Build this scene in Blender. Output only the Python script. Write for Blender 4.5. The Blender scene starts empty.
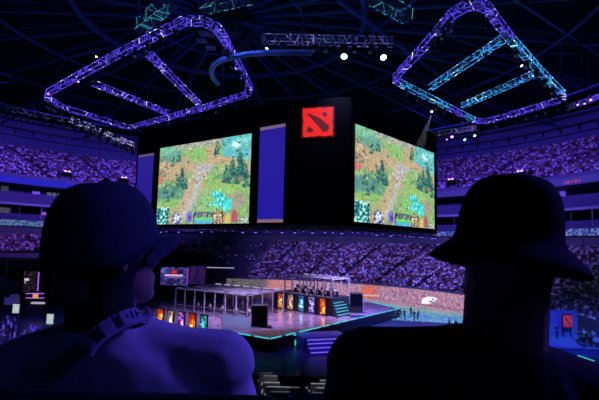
import bpy, math, random
import numpy as np
from math import sin, cos, pi, radians, atan, atan2, sqrt
from mathutils import Matrix, Vector, noise as mnoise

rnd = random.Random(7)
scn = bpy.context.scene
COL = scn.collection

# ------------------------------------------------------------------ camera maths
FF = 433.0
RHO = atan(.0228)
TH = atan(45 * cos(RHO) / FF)
F_ = Vector((0, cos(TH), sin(TH)))
U0 = Vector((0, -sin(TH), cos(TH)))
R0 = Vector((1, 0, 0))
R_ = cos(RHO) * R0 + sin(RHO) * U0
U_ = -sin(RHO) * R0 + cos(RHO) * U0
CAM = Vector((0, 0, 12.0))

def ray(px, py):
    return F_ + (px - 299.5) / FF * R_ + (200 - py) / FF * U_
def atz(px, py, z):
    d = ray(px, py); return CAM + d * ((z - 12) / d.z)
def aty(px, py, Y):
    d = ray(px, py); return CAM + d * (Y / d.y)
def proj(p):
    v = Vector(p) - CAM
    w = v.dot(F_)
    if w < .05: return (-9999, -9999, w)
    return (299.5 + FF * v.dot(R_) / w, 200 - FF * v.dot(U_) / w, w)
def zat(px, py, x, y):
    """height of the ray through a pixel above the ground point x, y"""
    d = ray(px, py); t = (x * d.x + y * d.y) / (d.x ** 2 + d.y ** 2)
    return 12 + d.z * t

cam = bpy.data.cameras.new('camera'); camo = bpy.data.objects.new('camera', cam)
COL.objects.link(camo)
camo.matrix_world = Matrix(((R_.x, U_.x, -F_.x, 0), (R_.y, U_.y, -F_.y, 0), (R_.z, U_.z, -F_.z, 12.0), (0, 0, 0, 1)))
cam.sensor_width = 36; cam.lens = FF * 36 / 599.0
cam.clip_start = .05; cam.clip_end = 600
scn.camera = camo
scn.view_settings.view_transform = 'Standard'
scn.view_settings.look = 'None'
scn.view_settings.gamma = 1; scn.view_settings.exposure = 0
scn.view_settings.use_curve_mapping = False

# ------------------------------------------------------------------ materials
def lin(c):
    return tuple(((x / 255) / 12.92 if x / 255 <= .04045 else ((x / 255 + .055) / 1.055) ** 2.4) for x in c)
MATS = {}
def pmat(name, col, rough=.6, metal=0, var=.15, scale=6, bump=0, bscale=40, spec=.4):
    if name in MATS: return MATS[name]
    m = bpy.data.materials.new(name); m.use_nodes = True
    nt = m.node_tree; b = nt.nodes['Principled BSDF']
    b.inputs['Roughness'].default_value = rough; b.inputs['Metallic'].default_value = metal
    b.inputs['Specular IOR Level'].default_value = spec
    tc = nt.nodes.new('ShaderNodeTexCoord')
    n = nt.nodes.new('ShaderNodeTexNoise'); n.inputs['Scale'].default_value = scale; n.inputs['Detail'].default_value = 4
    nt.links.new(tc.outputs['Object'], n.inputs['Vector'])
    r = nt.nodes.new('ShaderNodeValToRGB')
    r.color_ramp.elements[0].position = .3; r.color_ramp.elements[1].position = .7
    r.color_ramp.elements[0].color = tuple(c * (1 - var) for c in col) + (1,)
    r.color_ramp.elements[1].color = tuple(min(1, c * (1 + var)) for c in col) + (1,)
    nt.links.new(n.outputs['Fac'], r.inputs['Fac']); nt.links.new(r.outputs['Color'], b.inputs['Base Color'])
    if bump:
        n2 = nt.nodes.new('ShaderNodeTexNoise'); n2.inputs['Scale'].default_value = bscale
        nt.links.new(tc.outputs['Object'], n2.inputs['Vector'])
        bp = nt.nodes.new('ShaderNodeBump'); bp.inputs['Strength'].default_value = bump; bp.inputs['Distance'].default_value = .01
        nt.links.new(n2.outputs['Fac'], bp.inputs['Height']); nt.links.new(bp.outputs['Normal'], b.inputs['Normal'])
    MATS[name] = m; return m
def emat(name, col, s=1.0):
    if name in MATS: return MATS[name]
    m = bpy.data.materials.new(name); m.use_nodes = True
    b = m.node_tree.nodes['Principled BSDF']
    b.inputs['Base Color'].default_value = (.01, .01, .01, 1)
    b.inputs['Emission Color'].default_value = tuple(col) + (1,); b.inputs['Emission Strength'].default_value = s
    MATS[name] = m; return m
def amat(name, emit=0.0, rough=.8):
    """colour attribute material: a lit display (emit) or dyed cloth and skin"""
    if name in MATS: return MATS[name]
    m = bpy.data.materials.new(name); m.use_nodes = True
    nt = m.node_tree; b = nt.nodes['Principled BSDF']; a = nt.nodes.new('ShaderNodeAttribute'); a.attribute_name = 'col'
    if emit:
        b.inputs['Base Color'].default_value = (.01, .01, .01, 1)
        nt.links.new(a.outputs['Color'], b.inputs['Emission Color']); b.inputs['Emission Strength'].default_value = emit
    else:
        nt.links.new(a.outputs['Color'], b.inputs['Base Color'])
    b.inputs['Roughness'].default_value = rough
    MATS[name] = m; return m

BLACK = pmat('black_steel', (.012, .013, .018), .55)
CABLE = pmat('cable_rubber', (.003, .003, .004), .95, spec=0)
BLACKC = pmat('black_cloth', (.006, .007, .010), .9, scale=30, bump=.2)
STEEL = pmat('truss_aluminium', (.10, .10, .14), .45, .3)
ROOFM = pmat('roof_steel', (.05, .08, .18), .7, .0, spec=.1)
CONC = pmat('concrete_tier', (.10, .10, .13), .8, scale=2)
CONCW = pmat('painted_wall', (.07, .08, .15), .75, scale=1)
GREYW = pmat('grey_wall', (.10, .11, .12), .8, scale=1)
SLAB = pmat('pale_slab', (.3, .3, .36), .6)
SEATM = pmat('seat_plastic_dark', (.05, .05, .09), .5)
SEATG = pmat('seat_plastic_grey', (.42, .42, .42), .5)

# ------------------------------------------------------------------ mesh builder
class MB:
    def __init__(s): s.v = []; s.f = []; s.c = []; s.M = Matrix.Identity(4); s.cur = None
    def add(s, vs, fs, cols=None):
        n = len(s.v); M = s.M
        s.v += [M @ Vector(v) for v in vs]
        s.f += [tuple(i + n for i in f) for f in fs]
        s.c += cols if cols else [s.cur] * len(fs)
        return s
    def box(s, c, d, R=None):
        x, y, z = d[0] / 2, d[1] / 2, d[2] / 2
        vs = [Vector((i * x, j * y, k * z)) for i in (-1, 1) for j in (-1, 1) for k in (-1, 1)]
        if R: vs = [R @ v for v in vs]
        c = Vector(c)
        return s.add([v + c for v in vs], [(0, 1, 3, 2), (4, 6, 7, 5), (0, 4, 5, 1), (2, 3, 7, 6), (0, 2, 6, 4), (1, 5, 7, 3)])
    def beam(s, p, q, r, n=4, r2=None, cap=True):
        p, q = Vector(p), Vector(q); d = q - p
        if d.length < 1e-6: return s
        d.normalize(); a = d.orthogonal().normalized() if abs(d.z) > .99 else d.cross(Vector((0, 0, 1))).normalized()
        b = d.cross(a); r2 = r if r2 is None else r2
        vs = []
        for c, rr in ((p, r), (q, r2)):
            for i in range(n):
                t = 2 * pi * (i + .5) / n; vs.append(c + (a * cos(t) + b * sin(t)) * rr)
        fs = [(i, (i + 1) % n, n + (i + 1) % n, n + i) for i in range(n)]
        if cap: fs += [tuple(range(n - 1, -1, -1)), tuple(range(n, 2 * n))]
        return s.add(vs, fs)
    def tube(s, pts, r, n=8):
        for a, b in zip(pts, pts[1:]): s.beam(a, b, r, n)
        return s
    def loft(s, rings, cap=True):
        """rings: list of equal-length point lists"""
        n = len(rings[0]); vs = [p for r in rings for p in r]; fs = []
        for k in range(len(rings) - 1):
            for i in range(n):
                j = (i + 1) % n; fs.append((k * n + i, k * n + j, (k + 1) * n + j, (k + 1) * n + i))
        if cap:
            fs.append(tuple(range(n - 1, -1, -1))); m = (len(rings) - 1) * n; fs.append(tuple(range(m, m + n)))
        return s.add(vs, fs)
    def ell(s, c, r, R=None, nu=12, nv=8):
        rings = []
        for k in range(nv + 1):
            ph = -pi / 2 + pi * (k + .02) / (nv + .04)
            ring = []
            for i in range(nu):
                t = 2 * pi * i / nu; v = Vector((r[0] * cos(ph) * cos(t), r[1] * cos(ph) * sin(t), r[2] * sin(ph)))
                if R: v = R @ v
                ring.append(v + Vector(c))
            rings.append(ring)
        return s.loft(rings)
    def cap(s, p, q, r1, r2, n=10):
        """tapered round-ended limb"""
        p, q = Vector(p), Vector(q); d = (q - p); L = d.length; d.normalize()
        a = d.orthogonal().normalized(); b = d.cross(a)
        prof = [(-r1 * cos(t), r1 * sin(t)) for t in (.15, .6, 1.1, pi / 2)] + [(L + r2 * cos(t), r2 * sin(t)) for t in (pi / 2, 1.1, .6, .15)]
        return s.loft([[p + d * h + (a * cos(2 * pi * i / n) + b * sin(2 * pi * i / n)) * rr for i in range(n)] for h, rr in prof])
    def prism(s, poly, z0, z1):
        n = len(poly); vs = [Vector((p[0], p[1], z0)) for p in poly] + [Vector((p[0], p[1], z1)) for p in poly]
        return s.add(vs, [(i, (i + 1) % n, n + (i + 1) % n, n + i) for i in range(n)] + [tuple(range(n - 1, -1, -1)), tuple(range(n, 2 * n))])
    def build(s, name, mat, parent=None, smooth=False, local=False, **tags):
        vs = s.v
        if parent is not None and not local:
            off = Vector(parent.get('_o', (0, 0, 0))); vs = [v - off for v in vs]; loc = Vector((0, 0, 0))
        elif parent is None and not local:
            lo = Vector((min(v.x for v in vs), min(v.y for v in vs), min(v.z for v in vs)))
            hi = Vector((max(v.x for v in vs), max(v.y for v in vs), 0))
            loc = Vector(((lo.x + hi.x) / 2, (lo.y + hi.y) / 2, lo.z)); vs = [v - loc for v in vs]
        else: loc = Vector((0, 0, 0))
        me = bpy.data.meshes.new(name); me.from_pydata([tuple(v) for v in vs], [], s.f); me.update()
        if any(c is not None for c in s.c):
            at = me.color_attributes.new('col', 'FLOAT_COLOR', 'CORNER'); arr = []
            for p, c in zip(s.f, s.c):
                c = c or (.1, .1, .1); arr += [c[0], c[1], c[2], 1.0] * len(p)
            at.data.foreach_set('color', arr)
        if smooth: me.polygons.foreach_set('use_smooth', [True] * len(me.polygons))
        me.materials.append(mat)
        o = bpy.data.objects.new(name, me); COL.objects.link(o); o.location = loc
        if parent is not None:
            o.parent = parent
            o['_o'] = tuple(parent.get('_o', (0, 0, 0)))
        else: o['_o'] = tuple(loc)
        for k, v in tags.items(): o[k] = v
        return o

def root(name, loc, label=None, category=None, group=None):
    o = bpy.data.objects.new(name, None); COL.objects.link(o); o.location = loc; o['_o'] = tuple(loc)
    o.empty_display_size = .1
    if label: o['label'] = label
    if category: o['category'] = category
    if group: o['group'] = group
    return o
def tagit(o, label, category, group=None):
    o['label'] = label; o['category'] = category
    if group: o['group'] = group
    return o
def struct(o): o['kind'] = 'structure'; return o
def dup(o, M=None, label=None, group=None, parent=None):
    c = o.copy(); COL.objects.link(c)
    if parent is not None: c.parent = parent
    if M is not None: c.matrix_world = M
    if label: c['label'] = label
    if group: c['group'] = group
    for ch in KIDS.get(o.name, []):
        d = dup(ch, parent=c)
    return c
KIDS = {}
def register(o, kids):
    KIDS[o.name] = kids
def finish_tree(o):
    kids = [x for x in bpy.data.objects if x.parent == o]
    KIDS[o.name] = kids
    for k in kids: finish_tree(k)

# ------------------------------------------------------------------ rasters for the displays
NR = np.random.RandomState(3)
def vnoise(h, w, gh, gw, seed):
    r = np.random.RandomState(seed); g = r.rand(gh + 2, gw + 2)
    y = np.linspace(0, gh, h); x = np.linspace(0, gw, w)
    yi = y.astype(int); xi = x.astype(int); fy = (y - yi)[:, None]; fx = (x - xi)[None, :]
    fy = fy * fy * (3 - 2 * fy); fx = fx * fx * (3 - 2 * fx)
    a = g[yi][:, xi]; b = g[yi][:, xi + 1]; c = g[yi + 1][:, xi]; d = g[yi + 1][:, xi + 1]
    return a * (1 - fy) * (1 - fx) + b * (1 - fy) * fx + c * fy * (1 - fx) + d * fy * fx
def tolin(a):
    a = np.clip(a / 255.0, 0, 1); return np.where(a <= .04045, a / 12.92, ((a + .055) / 1.055) ** 2.4)

def paint_field(W=150, H=106):
    """a top-down view of a wooded green battlefield with dirt paths, a pond and status bars"""
    v, u = np.mgrid[0:H, 0:W]; u = (u + .5) / W; v = (v + .5) / H
    A = np.zeros((H, W, 3)); n1 = vnoise(H, W, 7, 9, 1); n2 = vnoise(H, W, 22, 30, 2); n3 = vnoise(H, W, 52, 74, 5); n4 = vnoise(H, W, 14, 18, 8)
    def mix(c, m):
        nonlocal A
        m = np.clip(m, 0, 1)[..., None]; A = A * (1 - m) + np.array(c) * m
    def blob(cu, cv, ru, rv, c, soft=.35, wob=.5):
        d = np.sqrt(((u - cu) / ru) ** 2 + ((v - cv) / rv) ** 2) + (n2 - .5) * wob
        mix(c, (1 - d) / soft)
    def line(pts, w, c, soft=.4):
        best = np.full(u.shape, 9.0)
        for (a, b), (e, f) in zip(pts, pts[1:]):
            L = (e - a) ** 2 + (f - b) ** 2; t = np.clip(((u - a) * (e - a) + (v - b) * (f - b)) / L, 0, 1)
            best = np.minimum(best, np.hypot(u - a - t * (e - a), (v - b - t * (f - b))))
        mix(c, (1 - (best / w + (n2 - .5) * .6)) / soft)
    A[:] = (146, 170, 116); mix((118, 156, 108), (n1 - .35) * 2); mix((176, 178, 128), (n2 - .55) * 2)
    blob(.16, .34, .26, .13, (190, 152, 128)); blob(.1, .6, .2, .13, (98, 138, 136)); blob(.24, .62, .12, .09, (100, 146, 122)); blob(.14, .74, .2, .07, (146, 176, 108))
    blob(.07, .82, .14, .06, (190, 160, 124)); blob(.17, .14, .15, .1, (110, 152, 146)); blob(.44, .15, .15, .08, (140, 176, 110)); blob(.3, .2, .1, .07, (178, 160, 130))
    line([(.06, .25), (.3, .31), (.5, .31), (.62, .25), (.6, .12)], .07, (198, 156, 132))
    line([(.62, .25), (.8, .27), (.99, .4)], .065, (198, 158, 134))
    line([(.24, .99), (.36, .76), (.44, .56), (.5, .4)], .1, (196, 156, 134))
    line([(.36, .9), (.45, .62), (.5, .42)], .04, (184, 170, 172)); blob(.53, .33, .13, .08, (182, 168, 180))
    blob(.8, .58, .2, .1, (150, 180, 108)); blob(.62, .78, .1, .18, (136, 182, 112)); blob(.92, .74, .1, .18, (140, 172, 110)); blob(.6, .5, .06, .09, (150, 176, 106))
    m = ((u > .72) & (v < .21 + (u - .72) * .35)); mix((100, 176, 192), m * 1.0); mix((150, 208, 214), m * (n2 > .62) * .6)
    blob(.85, .1, .05, .045, (225, 245, 245), .9, 1.4)
    r = random.Random(5)
    def tree(cu, cv, s):
        # conifer seen from above and in front: jagged dark tiers with pale edges
        for k in range(5):
            vv = cv - s + k * s * .45; hw = s * (.1 + .11 * k)
            m = (np.abs(v - vv) < s * .27) & (np.abs(u - cu - (k % 2 - .5) * .006) < hw * (.5 + .6 * n3))
            mix((70, 116, 112), m * .9); mix((38, 76, 84), (m & (n3 > .55)) * .85); mix((120, 166, 130), (m & (n3 < .3)) * .7)
    for cu, cv, s in [(.9, .32, .13), (.83, .37, .11), (.95, .42, .1), (.77, .42, .08), (.88, .46, .09), (.97, .53, .07), (.8, .47, .07), (.92, .4, .1), (.29, .43, .11), (.33, .5, .07), (.23, .49, .07), (.17, .2, .06), (.24, .15, .06), (.66, .12, .06), (.1, .55, .06), (.19, .6, .06), (.13, .66, .05)]:
        tree(cu, cv, s)
    for k in range(210):
        cu, cv = r.random(), r.random() * .86 + .02
        if .32 < cu < .58 and .35 < cv < .95 and r.random() < .8: continue
        blob(cu, cv, .007 + r.random() * .012, .008 + r.random() * .014, r.choice([(66, 104, 100), (84, 130, 108), (110, 146, 96), (176, 190, 130), (76, 92, 92), (200, 190, 160), (60, 84, 96)]), .8, 1)
    for k in range(70):
        blob(r.gauss(.5, .07), r.gauss(.38, .09), .008, .011, r.choice([(236, 234, 244), (210, 110, 84), (90, 160, 196), (70, 74, 110), (244, 180, 130)]), .8, 1)
    for k in range(60):
        blob(r.random() ** 1.6 * .16, .12 + r.random() * .42, .008, .012, r.choice([(226, 110, 104), (232, 140, 124), (240, 220, 210), (100, 76, 90), (90, 120, 150)]), .8, 1)
    for k in range(50):
        t = k / 50; blob(.5 - .2 * t + r.gauss(0, .025), .45 + .5 * t, .006, .009, r.choice([(222, 214, 222), (136, 122, 134), (232, 222, 212)]), .8, 1)
    blob(.05, .43, .07, .03, (220, 110, 116), .6, 1.2); blob(.17, .59, .05, .035, (100, 112, 156), .6, 1.6); blob(.9, .5, .035, .028, (182, 110, 100), .5, .8); blob(.76, .52, .05, .025, (76, 84, 104), .5, .8)
    blob(.88, .73, .08, .13, (164, 146, 134), .3, 1.0); blob(.7, .71, .09, .1, (70, 190, 206), .6, 1.6); blob(.78, .77, .06, .08, (80, 206, 216), .5, 1.6)
    for k in range(46): blob(.71 + r.gauss(0, .045), .72 + r.gauss(0, .05), .008, .022, r.choice([(170, 242, 242), (44, 150, 180), (104, 226, 230)]), .6, 1)
    rs = np.random.RandomState(77)
    pal = np.array([(226, 110, 100), (238, 232, 226), (80, 126, 176), (70, 76, 96), (230, 180, 160), (120, 180, 190), (190, 150, 150)])
    m = (v < .045 + .035 * (n3 > .5)) & (u > .2) & (u < .72); A[m] = pal[rs.randint(0, 7, (H, W))][m] * .8 + A[m] * .2
    m = (v < .1) & (u < .2) & (n3 > .35); A[m] = A[m] * .45 + np.array((120, 190, 196)) * .55
    m = (u < .155) & (v > .78); A[m] = (52, 108, 122); A[m & (n3 > .5)] = (104, 190, 190); A[m & (n3 > .72)] = (196, 226, 220); A[m & (n3 < .25)] = (30, 64, 90)
    def pan(u0, u1, v0, cols, seed):
        mm = (u > u0) & (u < u1) & (v > v0); q = vnoise(H, W, 44, 64, seed); c = np.array(cols); A[mm] = c[np.clip((q * len(c) * 1.3 - .15 * len(c)).astype(int), 0, len(c) - 1)][mm]
    pan(.155, .2, .9, [(170, 130, 120), (200, 160, 140)], 11)
    pan(.2, .31, .87, [(74, 62, 110), (130, 120, 170), (226, 220, 236), (170, 166, 196)], 12)
    blob(.395, .92, .045, .09, (130, 110, 200), .3, .4); blob(.4, .93, .02, .05, (90, 60, 150), .4, .8)
    pan(.44, .66, .86, [(54, 62, 70), (90, 96, 100), (150, 152, 146), (44, 48, 56)], 14)
    mm = (u > .45) & (u < .65) & (v > .925); A[mm] = (100, 196, 120); mm = (u > .45) & (u < .65) & (v > .965); A[mm] = (90, 160, 210)
    pan(.66, .76, .86, [(80, 50, 46), (170, 116, 90), (226, 190, 164), (110, 76, 70)], 15)
    blob(.8, .95, .03, .08, (226, 170, 110), .3, .5); blob(.865, .92, .035, .085, (186, 84, 112), .3, .5); pan(.9, 1.0, .93, [(160, 160, 160), (110, 116, 120), (206, 206, 206)], 17)
    A *= np.array([.95, 1.04, .98]); A *= (.92 + .16 * n3)[..., None]; A += NR.uniform(-15, 15, A.shape[:2])[..., None]; A += NR.uniform(-7, 7, A.shape)
    return tolin(np.clip(A, 0, 255))

def raster_quad(mb, A, P, thick_dir=None):
    """P(u, v) -> world point; A raster rows from the top"""
    H, W = A.shape[:2]; n = len(mb.v)
    mb.v += [Vector(P(i / W, j / H)) for j in range(H + 1) for i in range(W + 1)]
    for j in range(H):
        for i in range(W):
            a = n + j * (W + 1) + i
            mb.f.append((a, a + W + 1, a + W + 2, a + 1)); mb.c.append(tuple(A[j, i]))
    return mb

# ------------------------------------------------------------------ arena bowl
CX, CY = -12.0, 62.0
def pol(a, r, z=0): return Vector((CX + r * cos(a), CY + r * sin(a), z))
def ring(mb, prof, a0, a1, n):
    rows = []
    for k in range(n + 1):
        a = a0 + (a1 - a0) * k / n; rows.append([pol(a, r, z) for r, z in prof])
    m = len(prof); vs = [p for r in rows for p in r]; fs = []
    for k in range(n):
        for i in range(m - 1): fs.append((k * m + i, (k + 1) * m + i, (k + 1) * m + i + 1, k * m + i + 1))
    return mb.add(vs, fs)
A0, A1 = radians(-18), radians(172)
# floor
FLOORM = pmat('arena_floor', (.03, .04, .10), .35, var=.4, scale=.3)
mb = MB(); mb.prism([(CX + 72 * cos(i * pi / 24), CY + 72 * sin(i * pi / 24)) for i in range(48)], -.3, 0); struct(mb.build('floor', FLOORM))
# lower bowl
LR0, LZ0, LN, LD, LH = 50.0, 2.6, 24, .875, .41
prof = [(49.9, 0), (49.9, LZ0 + .9), (LR0, LZ0 + .9), (LR0, LZ0)]
for k in range(LN): prof += [(LR0 + k * LD, LZ0 + k * LH), (LR0 + (k + 1) * LD, LZ0 + k * LH)]
prof += [(LR0 + LN * LD, 0)]
mb = MB(); ring(mb, prof, A0, A1, 120); struct(mb.build('floor_lower_stand', CONC))
mb = MB(); ring(mb, [(72, 0), (71.8, 12.2), (71.8, 15.0)], A0, A1, 120); struct(mb.build('wall_concourse', GREYW))
# pilasters and doors on the concourse wall
for k, a in enumerate(np.arange(A0 + .05, A1, .085)):
    mb = MB(); mb.M = Matrix.Translation(pol(a, 71.7)) @ Matrix.Rotation(a, 4, 'Z')
    mb.box((0, 0, 13.6), (.2, .25, 2.8)); struct(mb.build('trim_%d' % (k + 1), GREYW))
# suite levels
mb = MB(); ring(mb, [(71.8, 15.0), (71.4, 15.0), (71.4, 16.6), (71.6, 16.6), (71.9, 18.1), (72.1, 18.1), (72.2, 16.7), (79, 16.7), (79, 20.2), (71.8, 20.2)], A0, A1, 120)
struct(mb.build('wall_lower_suites', pmat('suite_wall', (.05, .05, .12), .7)))
mb = MB(); ring(mb, [(71.6, 20.2), (71.6, 20.75), (79, 20.75)], A0, A1, 120); struct(mb.build('trim_suite_slab', SLAB))
mb = MB(); ring(mb, [(72.4, 20.8), (72.3, 23.3), (72.5, 23.3), (72.6, 20.9)], A0, A1, 120); struct(mb.build('wall_suite_parapet', pmat('parapet', (.06, .06, .12), .6)))
mb = MB(); ring(mb, [(78, 20.8), (78, 25.4), (72, 25.4)], A0, A1, 120); struct(mb.build('wall_upper_suites', pmat('suite_wall', (.05, .05, .12), .7)))
# upper bowl
UR0, UZ0, UN, UD, UH = 74.0, 27.0, 20, .80, .56
prof = [(72, 25.4), (72, 27.0), (72.3, 27.9), (72.5, 27.9), (72.6, 27.0), (UR0, 27.0)]
for k in range(UN): prof += [(UR0 + k * UD, UZ0 + (k + 1) * UH), (UR0 + (k + 1) * UD, UZ0 + (k + 1) * UH)]
mb = MB(); ring(mb, prof, A0, A1, 120); struct(mb.build('floor_upper_stand', CONC))
URT = UR0 + UN * UD; UZT = UZ0 + UN * UH
mb = MB(); ring(mb, [(URT, UZT), (URT + .2, UZT + 2.6), (URT - .6, UZT + 2.8), (URT - .6, UZT + 3.2), (URT + 1.8, UZT + 3.4), (URT + 2.2, 47)], A0, A1, 120)
struct(mb.build('wall_upper', CONCW))
for k, a in enumerate(np.arange(A0, A1, .05)):
    mb = MB(); mb.M = Matrix.Translation(pol(a, URT + 1.4)) @ Matrix.Rotation(a, 4, 'Z')
    mb.box((0, 0, UZT + 4.2), (.5, .25, 1.9)); struct(mb.build('trim_%d' % (k + 101), BLACK))
mb = MB(); ring(mb, [(URT + .9, UZT + 5.0), (URT + .9, UZT + 5.35), (URT + 1.9, UZT + 5.35)], A0, A1, 120); struct(mb.build('trim_wall_rail', BLACK))
# ribbon displays
def ribbon(name, r, z0, z1, a0, a1, fn, lab, n=260, m=5, s=1.0):
    mb = MB(); A = np.zeros((m, n, 3))
    for j in range(m):
        for i in range(n): A[j, i] = lin(fn(i / n, j / m, i))
    raster_quad(mb, A, lambda u, v: pol(a1 + (a0 - a1) * u, r, z1 + (z0 - z1) * v))
    # back of the board
    ring(mb, [(r + .02, z1), (r + .12, z1), (r + .12, z0), (r + .02, z0)], a0, a1, 40)
    for q in range(len(mb.c)):
        if mb.c[q] is None: mb.c[q] = (0, 0, 0)
    o = mb.build(name, amat('display_%g' % s, s)); tagit(o, lab, 'led ribbon display'); return o
def f_blue(u, v, i):
    return (26, 34, 196) if v < .8 else (20, 26, 150)
def f_left(u, v, i):
    if u < .10: return (90, 24, 90)
    return (24 + 10 * u, 34, 205)
ribbon('ribbon_display', 71.9, 25.5, 27.0, radians(95), A1, f_left, 'thin glowing plain blue ribbon display under the upper stand', s=.75)
def az_px(px, r):
    d = ray(px, 245); d = Vector((d.x, d.y)).normalized(); c = Vector((CX, CY)); t = d.dot(c); p = d * (t + sqrt(t * t - c.length_squared + r * r)); return atan2(p.y - CY, p.x - CX)
UT = [(radians(48) - az_px(x, 71.9)) / (radians(48) - A0) for x in (566, 583)]
def f_right(u, v, i):
    if UT[0] < u < UT[1] and .2 < v < .8 and (i * 7) % 5 < 3: return (190, 70, 140)
    return (60, 50, 170) if u < .7 else (44, 50, 210)
ribbon('ribbon_display', 71.9, 25.5, 27.0, A0, radians(48), f_right, 'blue ribbon display with small red lettering under the upper stand', s=.7)
rr = random.Random(4)
def f_teal(u, v, i):
    return rr.choice([(40, 60, 150), (90, 130, 210), (110, 170, 190), (60, 70, 190), (150, 160, 220), (60, 150, 160)])
ribbon('ribbon_display', 71.3, 15.1, 16.5, radians(118), A1, f_teal, 'speckled teal and blue ribbon display beside the baseball cap', s=.5)
def f_bl(u, v, i): return rr.choice([(40, 50, 170), (90, 110, 220), (130, 150, 220), (50, 60, 200), (170, 170, 230), (60, 100, 180), (30, 30, 120)])
ribbon('ribbon_display', 71.3, 15.1, 16.5, A0, radians(48), f_bl, 'speckled blue ribbon display beside the bucket hat', s=.55)

# suites: partitions, posts, lit windows and a lit column done as glow
k = 0
for a in np.arange(A0 + .02, A1, .066):
    k += 1
    mb = MB(); mb.M = Matrix.Translation(pol(a, 75)) @ Matrix.Rotation(a, 4, 'Z'); mb.box((0, 0, 18.45), (6, .15, 3.4)); struct(mb.build('wall_suite_%d' % k, GREYW))
    if k % 2 == 0:
        mb = MB(); mb.M = Matrix.Translation(pol(a, 71.75)); mb.box((0, 0, 18.5), (.18, .18, 3.4)); struct(mb.build('trim_%d' % (k + 300), SLAB))
def window_or_glow(a, z0, z1, w, col, s, n, r=77.85):
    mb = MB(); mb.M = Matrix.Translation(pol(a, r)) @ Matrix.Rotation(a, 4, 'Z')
    mb.box((0, 0, (z0 + z1) / 2), (.1, w, z1 - z0)); struct(mb.build('window_or_glow_%d' % n, emat('window_or_glow_%s' % n, lin(col), s)))
def az_of(px, r):
    """azimuth on the ring of radius r seen in column px"""
    d = ray(px, 245); d = Vector((d.x, d.y)).normalized(); c = Vector((CX, CY)); t = d.dot(c); q = c.length_squared - r * r
    s = t + sqrt(t * t - q); p = d * s; return atan2(p.y - CY, p.x - CX)
n = 0
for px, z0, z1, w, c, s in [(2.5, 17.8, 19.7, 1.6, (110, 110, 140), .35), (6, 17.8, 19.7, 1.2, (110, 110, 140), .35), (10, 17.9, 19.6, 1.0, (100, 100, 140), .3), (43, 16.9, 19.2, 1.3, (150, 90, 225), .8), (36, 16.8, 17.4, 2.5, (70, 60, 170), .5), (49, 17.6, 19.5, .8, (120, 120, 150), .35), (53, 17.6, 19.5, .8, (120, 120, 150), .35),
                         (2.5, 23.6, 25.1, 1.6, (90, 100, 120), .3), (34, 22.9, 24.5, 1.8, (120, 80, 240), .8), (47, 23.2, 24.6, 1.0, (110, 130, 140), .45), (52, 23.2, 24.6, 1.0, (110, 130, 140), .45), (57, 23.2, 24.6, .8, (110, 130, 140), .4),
                         (590, 17.6, 19.3, .8, (80, 90, 150), .4), (557, 22.6, 25.2, 2.3, (104, 70, 230), .8), (575, 22.0, 22.5, 3, (110, 70, 230), .6)]:  # tall violet entry is a lit column, its light painted as emission
    n += 1; window_or_glow(az_of(px, 76), z0, z1, w, c, s, n, 77.85 if z1 < 21 else 77.85)

# ------------------------------------------------------------------ roof
NT = [0]
mb = MB(); mb.prism([(CX + 92 * cos(i * pi / 30), CY + 92 * sin(i * pi / 30)) for i in range(60)], 48, 48.3); struct(mb.build('ceiling', pmat('roof_deck', (.008, .010, .02), .9, spec=.05)))
HUB = Vector((CX, CY, 44.5))
NRIB = 26
def roofz(r): return 45.5 - 1.5 * (r / 92)
for i in range(NRIB):
    a = 2 * pi * i / NRIB + .06
    mb = MB(); p = [pol(a, r, roofz(r)) for r in (5, 21, 34, 52, 72, 91)]
    mb.tube(p, .22, 4); mb.tube([q + Vector((0, 0, 1.6)) for q in p], .12, 4)
    for r in np.arange(6, 90, 4.0):
        mb.beam(pol(a, r, roofz(r)), pol(a, r + 2, roofz(r) + 1.6), .06, 4); mb.beam(pol(a, r + 2, roofz(r) + 1.6), pol(a, r + 4, roofz(r)), .06, 4)
    if i % 2 == 0:
        b = a + 2 * pi / NRIB
        mb.beam(pol(a, 34, roofz(34)), pol(b, 72, roofz(72)), .12, 4); mb.beam(pol(b, 34, roofz(34)), pol(a, 72, roofz(72)), .12, 4)
    NT[0] += 1; struct(mb.build('trim_%d' % (600 + NT[0]), ROOFM))
for r, w in ((12, .2), (21, .42), (34, .2), (52, .24), (72, .24)):
    mb = MB(); pts = [pol(2 * pi * i / 52, r, roofz(r) - .1) for i in range(53)]; mb.tube(pts, w, 4); NT[0] += 1; struct(mb.build('trim_%d' % (600 + NT[0]), ROOFM))
mb = MB(); rr = random.Random(8)
for k in range(8):
    a = k * pi / 4; mb.box(pol(a, 3.2, 43.6), (1.6, 1.6, 3.2))
mb.box((CX, CY, 44), (5, 5, 2.4)); struct(mb.build('trim_700', BLACK))
# two long steel beams crossing on the right
for p, q in ((aty(338, 0, 52), aty(440, 76, 84)), (aty(505, -8, 50), aty(640, 82, 88)), (aty(150, 6, 60), aty(262, 28, 60)), (aty(262, 0, 66), aty(205, -6, 60)), (aty(420, -5, 55), aty(370, 34, 70)), (aty(350, 22, 75), aty(470, -4, 62))):
    mb = MB(); mb.beam(p, q, .32, 4); NT[0] += 1; struct(mb.build('trim_%d' % (600 + NT[0]), ROOFM))

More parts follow.
